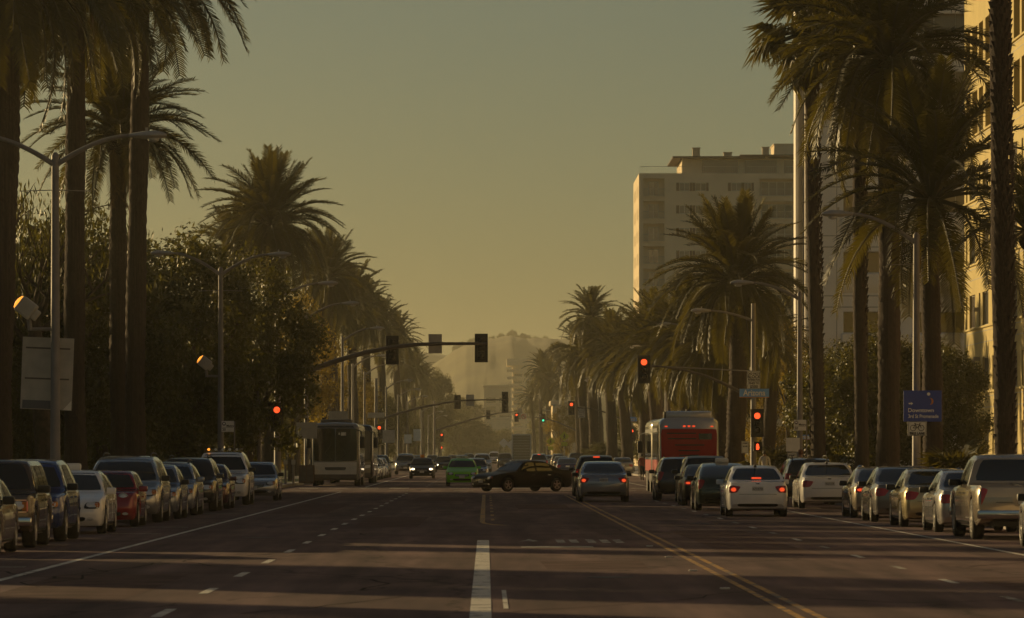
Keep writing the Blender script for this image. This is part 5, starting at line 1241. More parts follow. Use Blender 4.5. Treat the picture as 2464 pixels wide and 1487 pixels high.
def car(label, X, Y, style='sedan', p=P_silver, face='near', L=4.6, W=1.80, H=1.42, wr=None, brake=0, lights=False, yaw=0.0, extra=(), far=False, cat=None, name=None, group=None, seam=True, plate='', spokes=5, grille='dark'):
    """Y is the end nearest the eye; face 'near' = front towards us"""
    wr = wr or (.37 if style in ('suv', 'box', 'pickup') else .315)
    t = thing(name or {'suv': 'sport_utility_vehicle', 'van': 'minivan', 'pickup': 'pickup_truck', 'box': 'off_road_vehicle', 'hatch': 'hatchback_car', 'mini': 'small_hatchback'}.get(style, 'sedan_car'),
              label, cat or {'suv': 'suv', 'van': 'minivan', 'pickup': 'pickup truck', 'box': 'suv'}.get(style, 'car'), (X, Y + L / 2, 0), (0 if face == 'near' else math.pi) + yaw, group)
    bs = body_shape(L, W, H, style, wr)
    bo = bs.build('body', p, t, smooth=32)
    bvh = BVHTree.FromPolygons([Vector(v) for v in bs.v], bs.f)
    ys = lambda f: f * L - L / 2
    w = W / 2; boxy = style in ('box', 'pickup')
    def put(nm, side, q, m, par=t, **k): return patch(bvh, side, q, **k).build(nm, m, par, smooth=45)
    zs = (.60 if style in ('suv', 'van', 'box', 'pickup') else .61) * H; h = H - zs; xe = .94 * w - (.26 if boxy else .34) * h
    # glass
    zb = {'sedan': .665, 'coupe': .675, 'suv': .655, 'hatch': .68, 'mini': .69, 'van': .63, 'box': .655, 'pickup': .645}[style] * H
    put('windshield', 'front', [(-.86 * w, zb), (.86 * w, zb), (xe * .86, .945 * H), (-xe * .86, .945 * H)], M_glass, nu=8, nv=5, rd=.04)
    rz = {'sedan': (.715, .935), 'coupe': (.715, .93), 'suv': (.66, .93), 'hatch': (.735, .935), 'mini': (.68, .925), 'van': (.66, .925), 'box': (.67, .94), 'pickup': (.68, .93)}[style]
    put('rear_window', 'rear', [(-.80 * w, rz[0] * H), (.80 * w, rz[0] * H), (xe * .84, rz[1] * H), (-xe * .84, rz[1] * H)], M_glass, nu=8, nv=5, rd=.05)
    zw0, zw1 = zs + .03 * H, .925 * H
    for side in ('left', 'right'):
        for i, (fb, ft, rb, rt) in enumerate(WINS[style]):
            zz = zw1 - (.02 * H if style in ('sedan', 'coupe', 'hatch') and i == len(WINS[style]) - 1 else 0)
            put('side_window', side, [(ys(fb), zw0), (ys(rb), zw0 + .01), (ys(rt), zz), (ys(ft), zz)], M_glass, nu=4, nv=3, rd=.03)
    # wheels
    tw = .205 if wr < .34 else .245; ty, ri = wheel_meshes(wr, tw, spokes)
    for a in AXLE[style]:
        for s in (-1, 1):
            wh = bpy.data.objects.new('wheel', None); C.objects.link(wh); wh.parent = t; wh.location = (s * (w - tw / 2 - .012), ys(a), wr); wh.rotation_euler = (0, 0, 0 if s > 0 else math.pi)
            link('tyre', ty, wh); link('rim', ri, wh)
    b = MB(); b.box((-w + tw + .06, ys(.03), .16 * H), (w - tw - .06, ys(.97), .50 * H)); b.box((-w * .9, ys(.30), .15 * H), (w * .9, ys(.68), .3 * H)); b.build('underbody', M_black, t)
    # front
    hz0, hz1 = (.395, .485) if not boxy else (.42, .53)
    hl = M_head_on if lights else M_head
    front_seen = face == 'near' or abs(yaw) > .3
    if front_seen or not far:
        for s in (-1, 1):
            if style == 'mini':
                c = MB(); y0 = -L / 2 + .10; c.tube([(s * .60 * w, y0 + .1, .50 * H), (s * .60 * w, y0 - .02, .50 * H)], .135, 20); c.build('headlight_ring', M_chrome, t)
                c = MB(); c.tube([(s * .60 * w, y0, .50 * H), (s * .60 * w, y0 - .035, .50 * H), (s * .60 * w, y0 - .05, .50 * H)], [.118, .09, .02], 18); c.build('headlight', hl, t)
            else:
                q = [(s * .50 * w, hz0 * H), (s * .86 * w, hz0 * H), (s * .885 * w, hz1 * H + .02), (s * .55 * w, hz1 * H)] if not boxy else [(s * .55 * w, hz0 * H), (s * .86 * w, hz0 * H), (s * .86 * w, hz1 * H), (s * .55 * w, hz1 * H)]
                if s < 0: q = [q[1], q[0], q[3], q[2]]
                hd = put('headlight', 'front', q, M_black, rd=.12, off=.012)
                xc, zc, hw, hh = s * (.70 if not boxy else .70) * w, (hz0 + hz1) / 2 * H + .012, .13 * w if not boxy else .12 * w, (hz1 - hz0) * H * .40
                put('reflector', 'front', [(xc - hw, zc - hh), (xc + hw, zc - hh), (xc + hw, zc + hh), (xc - hw, zc + hh)], hl, hd, rd=.28, off=.022, nu=6, nv=6)
                xi = s * .82 * w
                if not boxy: put('indicator', 'front', [(xi - .045, zc - hh * .8), (xi + .045, zc - hh * .8), (xi + .045, zc + hh * .9), (xi - .045, zc + hh * .9)], M_amber if not lights else M_head, hd, rd=.2, off=.022, nu=3, nv=3)
        gz0, gz1 = ((.34, .43) if not boxy else (.42, .53))
        g = put('grille', 'front', [(-.40 * w, gz0 * H), (.40 * w, gz0 * H), (.46 * w, gz1 * H), (-.46 * w, gz1 * H)], M_black, rd=.08, off=.009)
        if not far:
            for k in range(3):
                z = (gz0 + (gz1 - gz0) * (k + .8) / 3.6) * H; put('grille_bar', 'front', [(-.38 * w, z - .008), (.38 * w, z - .008), (.38 * w, z + .008), (-.38 * w, z + .008)], M_chrome if grille == 'chrome' else M_alloy, g, off=.02, nu=4, nv=1)
        put('lower_intake', 'front', [(-.52 * w, .20 * H), (.52 * w, .20 * H), (.56 * w, .27 * H), (-.56 * w, .27 * H)], M_black, rd=.1)
        pl = put('number_plate', 'front', [(-.15, .285 * H), (.15, .285 * H), (.15, .285 * H + .14), (-.15, .285 * H + .14)], M_plate, off=.018, nu=2, nv=2)
        if not far:
            for s in (-1, 1): put('fog_lamp', 'front', [(s * .66 * w - .07, .215 * H), (s * .66 * w + .07, .215 * H), (s * .66 * w + .07, .26 * H), (s * .66 * w - .07, .26 * H)], M_head, rd=.3, nu=4, nv=3)
    # rear
    rear_seen = face != 'near' or abs(yaw) > .3
    if rear_seen or not far:
        tz = {'sedan': (.47, .60), 'coupe': (.50, .60), 'suv': (.46, .66), 'hatch': (.46, .64), 'mini': (.48, .62), 'van': (.44, .64), 'box': (.42, .58), 'pickup': (.42, .60)}[style]
        for s in (-1, 1):
            inner = .56 if style in ('sedan', 'coupe') else (.70 if not boxy else .78)
            q = [(s * (inner + .10) * w, tz[0] * H), (s * .90 * w, (tz[0] - .01) * H), (s * .895 * w, (tz[1] + .01) * H), (s * (inner - .03) * w, (tz[1] - .01) * H)]
            if s < 0: q = [q[1], q[0], q[3], q[2]]
            tl = put('tail_light', 'rear', q, M_tail, rd=.10, off=.014)
            if brake:
                c0, c1 = (inner + .13) * w, .84 * w; m0, m1 = (tz[0] + .022) * H, (tz[0] + (tz[1] - tz[0]) * .72) * H
                q = [(s * c0, m0), (s * c1, m0), (s * c1, m1), (s * c0, m1)]
                if s < 0: q = [q[1], q[0], q[3], q[2]]
                put('brake_lamp', 'rear', q, M_brake, tl, rd=.3, off=.024, nu=6, nv=5)
        if brake > 1: put('high_brake_light', 'rear', [(-.13, (rz[0] + .012) * H if style in ('sedan', 'coupe') else (rz[1] + .005) * H), (.13, (rz[0] + .012) * H if style in ('sedan', 'coupe') else (rz[1] + .005) * H), (.13, (rz[0] + .04) * H if style in ('sedan', 'coupe') else (rz[1] + .028) * H), (-.13, (rz[0] + .04) * H if style in ('sedan', 'coupe') else (rz[1] + .028) * H)], M_brake, off=.02, nu=3, nv=1)
        pz = .50 if style in ('sedan', 'coupe', 'hatch') else .42
        pr = put('plate_recess', 'rear', [(-.24, (pz - .03) * H), (.24, (pz - .03) * H), (.27, (pz + .10) * H), (-.27, (pz + .10) * H)], M_black if p in (P_black, P_dark) else p, off=.004, rd=.1)
        pl = put('number_plate', 'rear', [(-.15, pz * H), (.15, pz * H), (.15, pz * H + .115), (-.15, pz * H + .115)], M_plate, off=.016, nu=2, nv=2)
        if plate and not far:
            me = text_mesh(plate, .085, M_ink, 'lettering', ext=.002); o = link('lettering', me, pl); hit = bvh.ray_cast(Vector((0, 20, pz * H + .057)), Vector((0, -1, 0)))[0]
            o.location = (0, hit.y + .024, pz * H + .057); o.rotation_euler = (R(90), 0, math.pi); o.scale = (.85, 1, 1)
        put('lower_bumper', 'rear', [(-.62 * w, .20 * H), (.62 * w, .20 * H), (.66 * w, .255 * H), (-.66 * w, .255 * H)], M_black, rd=.1)
        if not far:
            put('boot_seam', 'rear', [(-.60 * w, .435 * H), (.60 * w, .435 * H), (.60 * w, .443 * H), (-.60 * w, .443 * H)], M_black, off=.003, nu=6, nv=1)
            put('badge', 'rear', [(-.05, .63 * H), (.05, .63 * H), (.05, .65 * H), (-.05, .65 * H)], M_chrome, off=.012, nu=2, nv=1)
    # sides
    if not far:
        for side, s in (('left', -1), ('right', 1)):
            for d0, d1 in DOORS[style]:
                d = put('door', side, [(ys(d0 + .004), .23 * H), (ys(d1 - .004), .23 * H), (ys(d1 - .004), zs - .012), (ys(d0 + .004), zs - .012)], p, off=.006, nu=4, nv=5, skirt=.012)
                yh = ys(d1 - .035); put('handle', side, [(yh - .16, zs - .13), (yh, zs - .13), (yh, zs - .095), (yh - .16, zs - .095)], M_chrome if grille == 'chrome' else p, d, off=.035, nu=2, nv=1, skirt=.0)
            put('sill', side, [(ys(.31), .155 * H), (ys(.67), .155 * H), (ys(.67), .185 * H), (ys(.31), .185 * H)], M_black, off=.01, nu=4, nv=1)
    # mirrors
    ym = ys(WINS[style][0][0] + .035)
    for s in (-1, 1):
        b = MB(); zc = zs + .055 * H; ww = .21 if not boxy else .24
        b.rbox((min(s * (w * .93), s * (w * .93 + ww)), ym - .07, zc - .065), (max(s * (w * .93), s * (w * .93 + ww)), ym + .06, zc + .075), .035); b.build('mirror', M_black if 'blackmirror' in extra else p, t, smooth=40)
    # extras
    if 'rails' in extra:
        for s in (-1, 1):
            b = MB(); x = s * xe * .86; b.tube([(x, ys(.44), .985 * H), (x, ys(.47), 1.03 * H), (x, ys(.65), 1.04 * H), (x, ys(.85), 1.025 * H), (x, ys(.885), .97 * H)], .018, 6); b.build('roof_rail', M_black, t)
    if 'rack' in extra:
        b = MB()
        for f_ in (.46, .56, .66, .76, .84): b.tube([(-xe * .85, ys(f_), 1.05 * H), (xe * .85, ys(f_), 1.05 * H)], .02, 6)
        for s in (-1, 1): b.tube([(s * xe * .85, ys(.44), .99 * H), (s * xe * .85, ys(.46), 1.05 * H), (s * xe * .85, ys(.85), 1.05 * H)], .02, 6)
        b.build('roof_rack', M_black, t)
        for i in range(5):
            b = MB(); x = (-.7 + .35 * i) * xe; b.tube([(x, ys(.435), 1.04 * H), (x, ys(.45), 1.04 * H)], .045, 10); b.build('roof_lamp', M_lamp_on if i == 0 else M_head, t)
    if 'taxi' in extra or 'dome' in extra:
        b = MB(); b.rbox((-.33 if 'taxi' in extra else -.2, ys(.53), H * .992), (.33 if 'taxi' in extra else .2, ys(.53) + .2, H + .135), .05); sgn = b.build('taxi_sign', M_signwhite, t, smooth=40)
        if 'taxi' in extra and face == 'near': o = link('lettering', text_mesh('TAXI', .13, M_ink), sgn, (0, ys(.53) - .006, H + .062)); o.rotation_euler = (R(90), 0, 0)
    if 'lit_sign' in extra:
        b = MB(); b.rbox((-.14, ys(.55), H * .99), (.14, ys(.55) + .16, H + .2), .03); b.build('roof_sign', M_amber, t)
    if 'aerial' in extra:
        b = MB(); y = ys(.68); b.tube([(0, y, H * .97), (0, y + .1, H + .35)], .008, 5); b.tube([(0, y - .05, H * .98), (0, y + .03, H * .98 + .06)], [.05, .01], 8); b.build('aerial', M_black, t)
    if 'bumper' in extra:      # chromed bar bumper
        b = MB(); b.rbox((-w * .98, -L / 2 - .10, .25 * H), (w * .98, -L / 2 + .02, .35 * H), .03); b.build('front_bumper', M_chrome, t, smooth=40)
        b = MB(); b.rbox((-w * .98, L / 2 - .02, .25 * H), (w * .98, L / 2 + .10, .35 * H), .03); b.build('rear_bumper', M_chrome, t, smooth=40)
    if 'lightframe' in extra:
        for s in (-1, 1):
            b = MB(); x0, x1, z0, z1 = .50 * w, .90 * w, .40 * H, .55 * H; y = -L / 2 - .015
            for a, c in (((x0, z0), (x1, z0 + .025)), ((x0, z1 - .025), (x1, z1)), ((x0, z0), (x0 + .025, z1)), ((x1 - .025, z0), (x1, z1))): b.box((min(s * a[0], s * c[0]), y, a[1]), (max(s * a[0], s * c[0]), y + .05, c[1]))
            b.build('headlight_frame', M_chrome, t)
            b = MB(); b.rbox((min(s * .78 * w, s * .87 * w), y - .004, z0 + .04), (max(s * .78 * w, s * .87 * w), y + .04, z1 - .04), .01); b.build('side_marker', M_amber, t)
    if 'ministripes' in extra:
        for k in range(4):
            z = (.30 + .028 * k) * H; put('chrome_bar', 'front', [(-.36 * w, z), (.36 * w, z), (.36 * w, z + .016), (-.36 * w, z + .016)], M_chrome, off=.03, nu=6, nv=1)
    return t

# ---- left kerb, facing us (X is the car's centre; Y its nearest end)
XL = -8.97
LG = 'cars parked along the left kerb'
car('silver sedan cut by the left picture edge', XL - .05, 68.4, 'sedan', P_tan, L=4.75, H=1.36, extra=('blackmirror',), group=LG)
car('boxy bronze off roader with square chrome framed headlights', XL - .05, 74.1, 'box', P_bronze, L=4.3, W=1.80, H=1.60, wr=.36, extra=('bumper', 'lightframe', 'blackmirror'), group=LG)
car('blue suv behind the boxy bronze off roader', XL - .12, 79.6, 'suv', P_blue, L=4.7, W=1.9, H=1.60, extra=('blackmirror',), group=LG)
car('white hatchback with a small roof sign in the left row', XL + .02, 87.4, 'hatch', P_white, L=4.4, W=1.76, H=1.36, extra=('dome',), group=LG)
car('dark red small hatchback with round headlights', XL + .05, 95.9, 'mini', P_red, L=3.65, W=1.70, H=1.32, wr=.30, extra=('ministripes',), group=LG)
car('silver minivan behind the red small hatchback', XL - .02, 101.8, 'van', P_silver, L=5.0, W=1.95, H=1.66, wr=.34, extra=('rails', 'blackmirror'), group=LG)
car('steel grey sedan after the silver minivan', XL + .1, 107.6, 'sedan', P_steel, L=4.6, H=1.43, extra=('blackmirror',), group=LG)
car('bluish silver wagon second after the minivan', XL + .1, 113.8, 'hatch', P_steel, L=4.5, H=1.48, group=LG, extra=('rails',))
car('dark grey suv with roof rails before the maroon car', XL + .1, 121.8, 'suv', P_dark, L=4.6, W=1.85, H=1.60, extra=('rails',), group=LG)
car('maroon sedan squeezed between two suvs', XL + .15, 127.6, 'sedan', P_maroon, L=4.5, H=1.40, group=LG)
car('white suv with roof lamps on a rack', XL + .12, 137.4, 'suv', P_white, L=4.9, W=1.95, H=1.78, wr=.40, extra=('rack', 'blackmirror'), group=LG)
car('silver sedan last before the left signal pole', XL + .5, 150.6, 'sedan', P_silver, L=4.6, H=1.42, extra=('blackmirror',), group=LG)
for i, (Y, p, st) in enumerate(((266, P_dark, 'sedan'), (273, P_silver, 'sedan'), (280.5, P_grey, 'sedan'), (288, P_white, 'sedan'), (296, P_steel, 'hatch'), (304, P_dark, 'suv'))):
    car(['dark sedan right behind the second coach', 'silver sedan second behind the coaches', 'grey sedan third behind the coaches', 'white sedan fourth behind the coaches', 'steel blue hatchback fifth behind the coaches', 'dark suv sixth behind the coaches'][i], -7.9, Y, st, p, H=1.45 if st != 'suv' else 1.65, far=True, group='small parked cars behind the coaches')
# ---- right kerb, facing away
XR = 10.5
RG = 'cars parked along the right kerb'
car('silver sedan cut by the right picture edge', XR + .18, 72.6, 'sedan', P_silver, 'far', L=4.7, H=1.36, extra=('blackmirror',), group=RG)
car('pale gold pickup truck with large wheels', XR + .08, 81.0, 'pickup', P_tan, 'far', L=5.9, W=1.95, H=1.70, wr=.41, extra=('blackmirror', 'bumper'), group=RG, spokes=8)
car('light silver sedan nose to the pickup truck', XR + .1, 89.0, 'sedan', P_silver, 'far', L=4.5, H=1.36, extra=('blackmirror',), group=RG)
car('pale gold sedan with sunlit side ahead of the pickup', XR - .03, 95.6, 'sedan', P_gold, 'far', L=4.5, W=1.72, H=1.37, extra=('blackmirror',), group=RG)
car('dark bodied sedan with sunlit flank between two pale cars', XR - .02, 102.6, 'sedan', P_grey, 'far', L=4.7, H=1.40, extra=('blackmirror',), group=RG)
car('tan coupe with lit brake lights in the right row', XR + .1, 109.6, 'coupe', P_tan, 'far', L=4.8, W=1.82, H=1.36, brake=2, extra=('blackmirror',), group=RG, plate='5RHJ427')
car('white sedan parked beyond the tan coupe', XR + .15, 128.4, 'sedan', P_white, 'far', L=4.8, W=1.85, H=1.44, extra=('aerial', 'blackmirror'), group=RG, plate='6CJY218')
car('dark suv parked ahead of the white sedan', XR + .35, 138.5, 'suv', P_dark, 'far', L=4.8, W=1.9, H=1.58, extra=('rails',), group=RG)
# ---- queue in the right lane
QG = 'cars queuing behind the bus'
car('white compact sedan with lit brake lights nearest in the queue', 7.33, 111.8, 'sedan', P_white, 'far', L=4.37, W=1.70, H=1.39, brake=2, extra=('aerial',), group=QG, plate='AZVA724')
car('dark green taxi hatchback with a pale roof sign in the queue', 7.12, 123.6, 'hatch', P_dgreen, 'far', L=4.5, W=1.74, H=1.44, extra=('dome', 'blackmirror'), group=QG)
car('black coupe with broad lit tail lamps in the queue', 7.32, 135.8, 'coupe', P_black, 'far', L=4.7, W=1.82, H=1.36, brake=1, extra=('blackmirror',), group=QG)
car('black suv behind the coupe with a wide dark rear window', 7.62, 143.4, 'suv', P_black, 'far', L=4.6, W=1.9, H=1.64, extra=('blackmirror',), group=QG)
car('black suv right behind the bus', 7.12, 150.4, 'suv', P_dark, 'far', L=4.7, W=1.95, H=1.60, extra=('blackmirror',), group=QG)
car('silver grey sedan with glowing tail lights beside the double yellow line', 4.17, 147.0, 'sedan', paint('pewter_silver', (0.34, 0.335, 0.35), 0.5), 'far', L=4.8, W=1.85, H=1.44, brake=1, extra=('blackmirror',), group='cars waiting by the double yellow line', plate='6ZSK121')
car('black suv with a lit high brake light ahead of the silver sedan', 4.42, 166.0, 'suv', P_black, 'far', L=4.6, W=1.86, H=1.66, brake=2, group='cars waiting by the double yellow line')
# ---- turning and oncoming
car('black sedan turning across the junction', 1.62, 186.9, 'sedan', P_deep, 'near', L=4.74, W=1.75, H=1.42, yaw=R(-52), group='moving cars', grille='chrome', spokes=5)
car('bright green taxi hatchback coming towards us', -1.29, 220.5, 'hatch', P_green, L=4.45, W=1.73, H=1.47, extra=('taxi',), group='moving cars', plate='x')
car('black oncoming taxi with lit headlights and a roof sign', -4.45, 287, 'sedan', P_black, L=4.5, W=1.78, H=1.46, lights=True, extra=('lit_sign',), group='moving cars')
car('dark silver sedan half hidden behind the green taxi', -.75, 268, 'sedan', P_grey, L=4.7, W=1.8, H=1.45, group='moving cars', far=True)
car('black oncoming sedan with lit headlights behind the black taxi', -4.05, 396, 'sedan', P_black, L=4.6, W=1.8, H=1.5, lights=True, group='moving cars', far=True)
car('white oncoming suv behind the green taxi', -.4, 398, 'suv', P_white, L=4.7, W=1.88, H=1.78, group='moving cars', far=True, extra=('rails',))
car('grey boxy oncoming suv before the truck', 2.3, 512, 'box', P_grey, L=4.6, W=1.95, H=1.85, group='moving cars', far=True)
car('white oncoming van left of the grey boxy suv', 1.15, 600, 'van', P_white, L=4.9, W=1.95, H=2.1, group='moving cars', far=True)
for i, (px, Y, st, p, H) in enumerate(((1112, 520, 'sedan', P_silver, 1.6), (1128, 560, 'suv', P_dark, 1.8), (1090, 610, 'sedan', P_grey, 1.6), (1143, 640, 'sedan', P_white, 1.6), (975, 345, 'suv', P_silver, 1.75), (1000, 430, 'sedan', P_tan, 1.6), (1040, 560, 'sedan', P_dark, 1.6))):
    car(['far silver oncoming sedan', 'far dark oncoming suv', 'far grey sedan at the vanishing street', 'far white sedan at the vanishing street', 'silver suv parked past the small row on the left', 'tan sedan in the left lane behind the black taxi', 'dark far sedan on the left'][i], gx(px, Y), Y, st, p, H=H, far=True, group='far cars')
for i, (px, Y, st, p, H, br) in enumerate(((1297, 385, 'suv', P_silver, 1.75, 2), (1262, 545, 'suv', P_white, 1.9, 1), (1243, 590, 'suv', P_dark, 1.9, 1), (1322, 500, 'sedan', P_silver, 1.6, 0), (1344, 470, 'suv', P_tan, 1.75, 0), (1352, 430, 'sedan', P_tan, 1.5, 0),
        (1386, 452, 'suv', P_dark, 1.85, 1), (1420, 420, 'sedan', P_maroon, 1.6, 0), (1366, 318, 'sedan', P_navy, 1.42, 0), (1499, 335, 'sedan', P_tan, 1.45, 0))):
    car(['silver suv with a lit high brake light in the middle distance', 'white suv with brake lights beside the truck', 'dark suv with brake lights right behind the truck', 'silver sedan right of the brake lit suv', 'tan suv parked in the far right row', 'champagne sedan in the far right row', 'dark tall suv in the far right row', 'maroon sedan behind the dark tall suv', 'deep blue sedan behind the turning black car', 'champagne sedan beyond the junction left of the bus'][i],
        gx(px, Y), Y, st, p, 'far', H=H, brake=br, far=True, group='far cars seen from behind')
# ================================================================ BUSES AND TRUCK
def rounded_loft(sections):
    """sections: (y, half width, z bottom, z top, corner radius) -> closed shell"""
    b = MB(); n = 0
    for y, w, z0, z1, r_ in sections:
        row = [(w * .96, z0), (w, z0 + .15)]
        for k in range(0, 7):
            a = R(15 * k); row.append((w - r_ + r_ * math.cos(a), z1 - r_ * .8 + r_ * .8 * math.sin(a)))
        row.append((0, z1 + .03)); row = row + [(-x, z) for x, z in row[-2::-1]]; n = len(row)
        b.v += [(x, y, z) for x, z in row]
    m = len(sections)
    for i in range(m - 1):
        for k in range(n - 1): b.f.append((i * n + k, (i + 1) * n + k, (i + 1) * n + k + 1, i * n + k + 1)); b.mi.append(0)
        b.f.append((i * n + n - 1, (i + 1) * n + n - 1, (i + 1) * n, i * n)); b.mi.append(0)
    b.f.append(tuple(range(n))); b.f.append(tuple((m - 1) * n + k for k in range(n - 1, -1, -1))); b.mi += [0, 0]
    return b
P_busred = paint('bus_red', (0.36, 0.004, 0.010), 0.0, 0.4, 0.15); P_busgrey = paint('bus_silver', (0.46, 0.45, 0.43), 0.4)
def add_wheel(t, x, y, r, w):
    ty, ri = wheel_meshes(r, w, 8); wh = bpy.data.objects.new('wheel', None); C.objects.link(wh); wh.parent = t; wh.location = (x, y, r); wh.rotation_euler = (0, 0, 0 if x > 0 else math.pi); link('tyre', ty, wh); link('rim', ri, wh)

# --- red articulated bus seen from behind (local: rear at y=0, front at y=+18)
B = thing('city_bus', 'red and silver articulated city bus seen from behind', 'bus', (8.66, 177.5, 0), 0)
W2, BL, BH = 1.29, 18.2, 3.28
def bus_seg(y0, y1, rear):
    e = [(0, .93, .14), (.06, .965, .06), (.2, .99, .02), (.5, 1, 0)] if rear else [(0, .96, .05), (.08, 1, 0)]
    sec = [(y0 + d, W2 * k, .42, BH - dz, .42) for d, k, dz in e] + [(y1 - d, W2 * k, .42, BH - dz, .42) for d, k, dz in [(.08, 1, 0), (0, .96, .05)]]
    return rounded_loft(sec)
sh = bus_seg(0, 8.4, True); sh.build('rear_section', P_busgrey, B, smooth=40); bv = BVHTree.FromPolygons([Vector(v) for v in sh.v], sh.f)
sh2 = bus_seg(9.4, BL, False); sh2.build('front_section', P_busgrey, B, smooth=40); bv2 = BVHTree.FromPolygons([Vector(v) for v in sh2.v], sh2.f)
b = MB()
for k in range(12): b.rbox((-W2 * .93, 8.36 + .09 * k, .5), (W2 * .93, 8.41 + .09 * k, BH - .12), .02)
b.build('bellows', M_black, B)
def bput(nm, side, q, m, v=bv, par=B, **k): return patch(v, side, q, **k).build(nm, m, par, smooth=45)
red = bput('rear_panel', 'front', [(-1.17, 1.18), (1.17, 1.18), (1.20, 2.78), (-1.20, 2.78)], P_busred, nu=10, nv=8, rd=.03, off=.012)
for i, (z, x0, x1) in enumerate(((2.56, -.95, .30), (2.33, -.90, .32), (2.06, -.60, .66), (1.82, -.45, .45), (1.62, -.42, .42))):
    bput('louvre', 'front', [(x0, z), (x1, z), (x1, z + .05), (x0, z + .05)], M_black, off=.02, nu=8, nv=1, par=red)
    bput('louvre_lip', 'front', [(x0, z + .06), (x1, z + .06), (x1, z + .12), (x0, z + .12)], P_busred, off=.045, nu=8, nv=1, par=red)
bput('route_screen', 'front', [(.42, 2.32), (.98, 2.32), (.98, 2.58), (.42, 2.58)], M_glass, off=.024, nu=2, nv=2)
for s in (-1, 1):
    q = [(s * .62, 1.30), (s * 1.05, 1.45), (s * 1.10, 1.72), (s * .95, 1.42)]
    bput('curved_vent', 'front', q if s > 0 else [q[1], q[0], q[3], q[2]], M_black, off=.02)
    bput('tail_light', 'front', [(s * .98 - .09, .80), (s * .98 + .09, .80), (s * .98 + .09, 1.02), (s * .98 - .09, 1.02)], M_brake, off=.02, rd=.3)
    bput('marker_light', 'front', [(s * .98 - .06, 2.86), (s * .98 + .06, 2.86), (s * .98 + .06, 2.90), (s * .98 - .06, 2.90)], M_brake, off=.02)
    bput('reflector', 'front', [(s * 1.08 - .035, 1.52), (s * 1.08 + .035, 1.52), (s * 1.08 + .035, 1.59), (s * 1.08 - .035, 1.59)], M_plate, off=.022, rd=.3)
    bput('brake_bar', 'front', [(s * .36 - .14, 1.10), (s * .36 + .14, 1.10), (s * .36 + .14, 1.19), (s * .36 - .14, 1.19)], M_brake, off=.03, rd=.2)
for x in (-.2, 0, .2): bput('marker_light', 'front', [(x - .055, 2.86), (x + .055, 2.86), (x + .055, 2.92), (x - .055, 2.92)], M_brake, off=.02)
bput('rear_bumper', 'front', [(-1.15, .46), (1.15, .46), (1.17, .72), (-1.17, .72)], M_black, off=.03, nu=8)
b = MB(); b.rbox((-1.0, .25, BH - .14), (1.0, 3.6, BH + .26), .12); b.build('roof_pod', P_busgrey, B, smooth=40)
b = MB(); b.tube([(-.98, .35, BH - .2), (-.98, .35, BH + .22)], .07, 10); b.build('exhaust_stack', M_black, B)
b = MB(); b.tube([(-.1, .6, BH + .2), (-.1, .6, BH + .34)], .03, 6); b.build('beacon', M_plate, B)
for v, y0, y1 in ((bv, 1.2, 8.1), (bv2, 9.8, 17.8)):
    n = 5
    for side in ('left', 'right'):
        for i in range(n):
            a0, a1 = y0 + (y1 - y0) * i / n + .05, y0 + (y1 - y0) * (i + 1) / n - .05; bput('side_window', side, [(a0, 1.55), (a1, 1.55), (a1, 2.6), (a0, 2.6)], M_glass, v, off=.01, nu=3, nv=3, rd=.05)
        bput('red_band', side, [(y0 - .9 if v is bv else y0, .95), (y1, .95), (y1, 1.45), (y0 - .9 if v is bv else y0, 1.45)], P_busred, v, off=.008, nu=6, nv=2)
        bput('upper_band', side, [(y0, 2.66), (y1, 2.66), (y1, 2.82), (y0, 2.82)], M_black, v, off=.006, nu=6, nv=1)
bput('windshield', 'rear', [(-1.1, 1.2), (1.1, 1.2), (1.1, 2.8), (-1.1, 2.8)], M_glass, bv2, nu=6)
for y in (3.0, 11.0, 15.4):
    for s in (-1, 1):
        add_wheel(B, s * (W2 - .16), y, .48, .29)
        b = MB(); b.tube([(s * (W2 - .2), y, .5), (s * (W2 + .006), y, .5)], .6, 20); b.build('wheel_arch', M_black, B)
for s in (-1, 1):
    b = MB(); b.tube([(s * 1.25, 18.0, 2.7), (s * 1.5, 18.35, 2.6), (s * 1.52, 18.35, 2.3)], .03, 6); b.rbox((s * 1.52 - .12, 18.3, 1.75), (s * 1.52 + .12, 18.42, 2.3), .03); b.build('mirror', M_black, B)

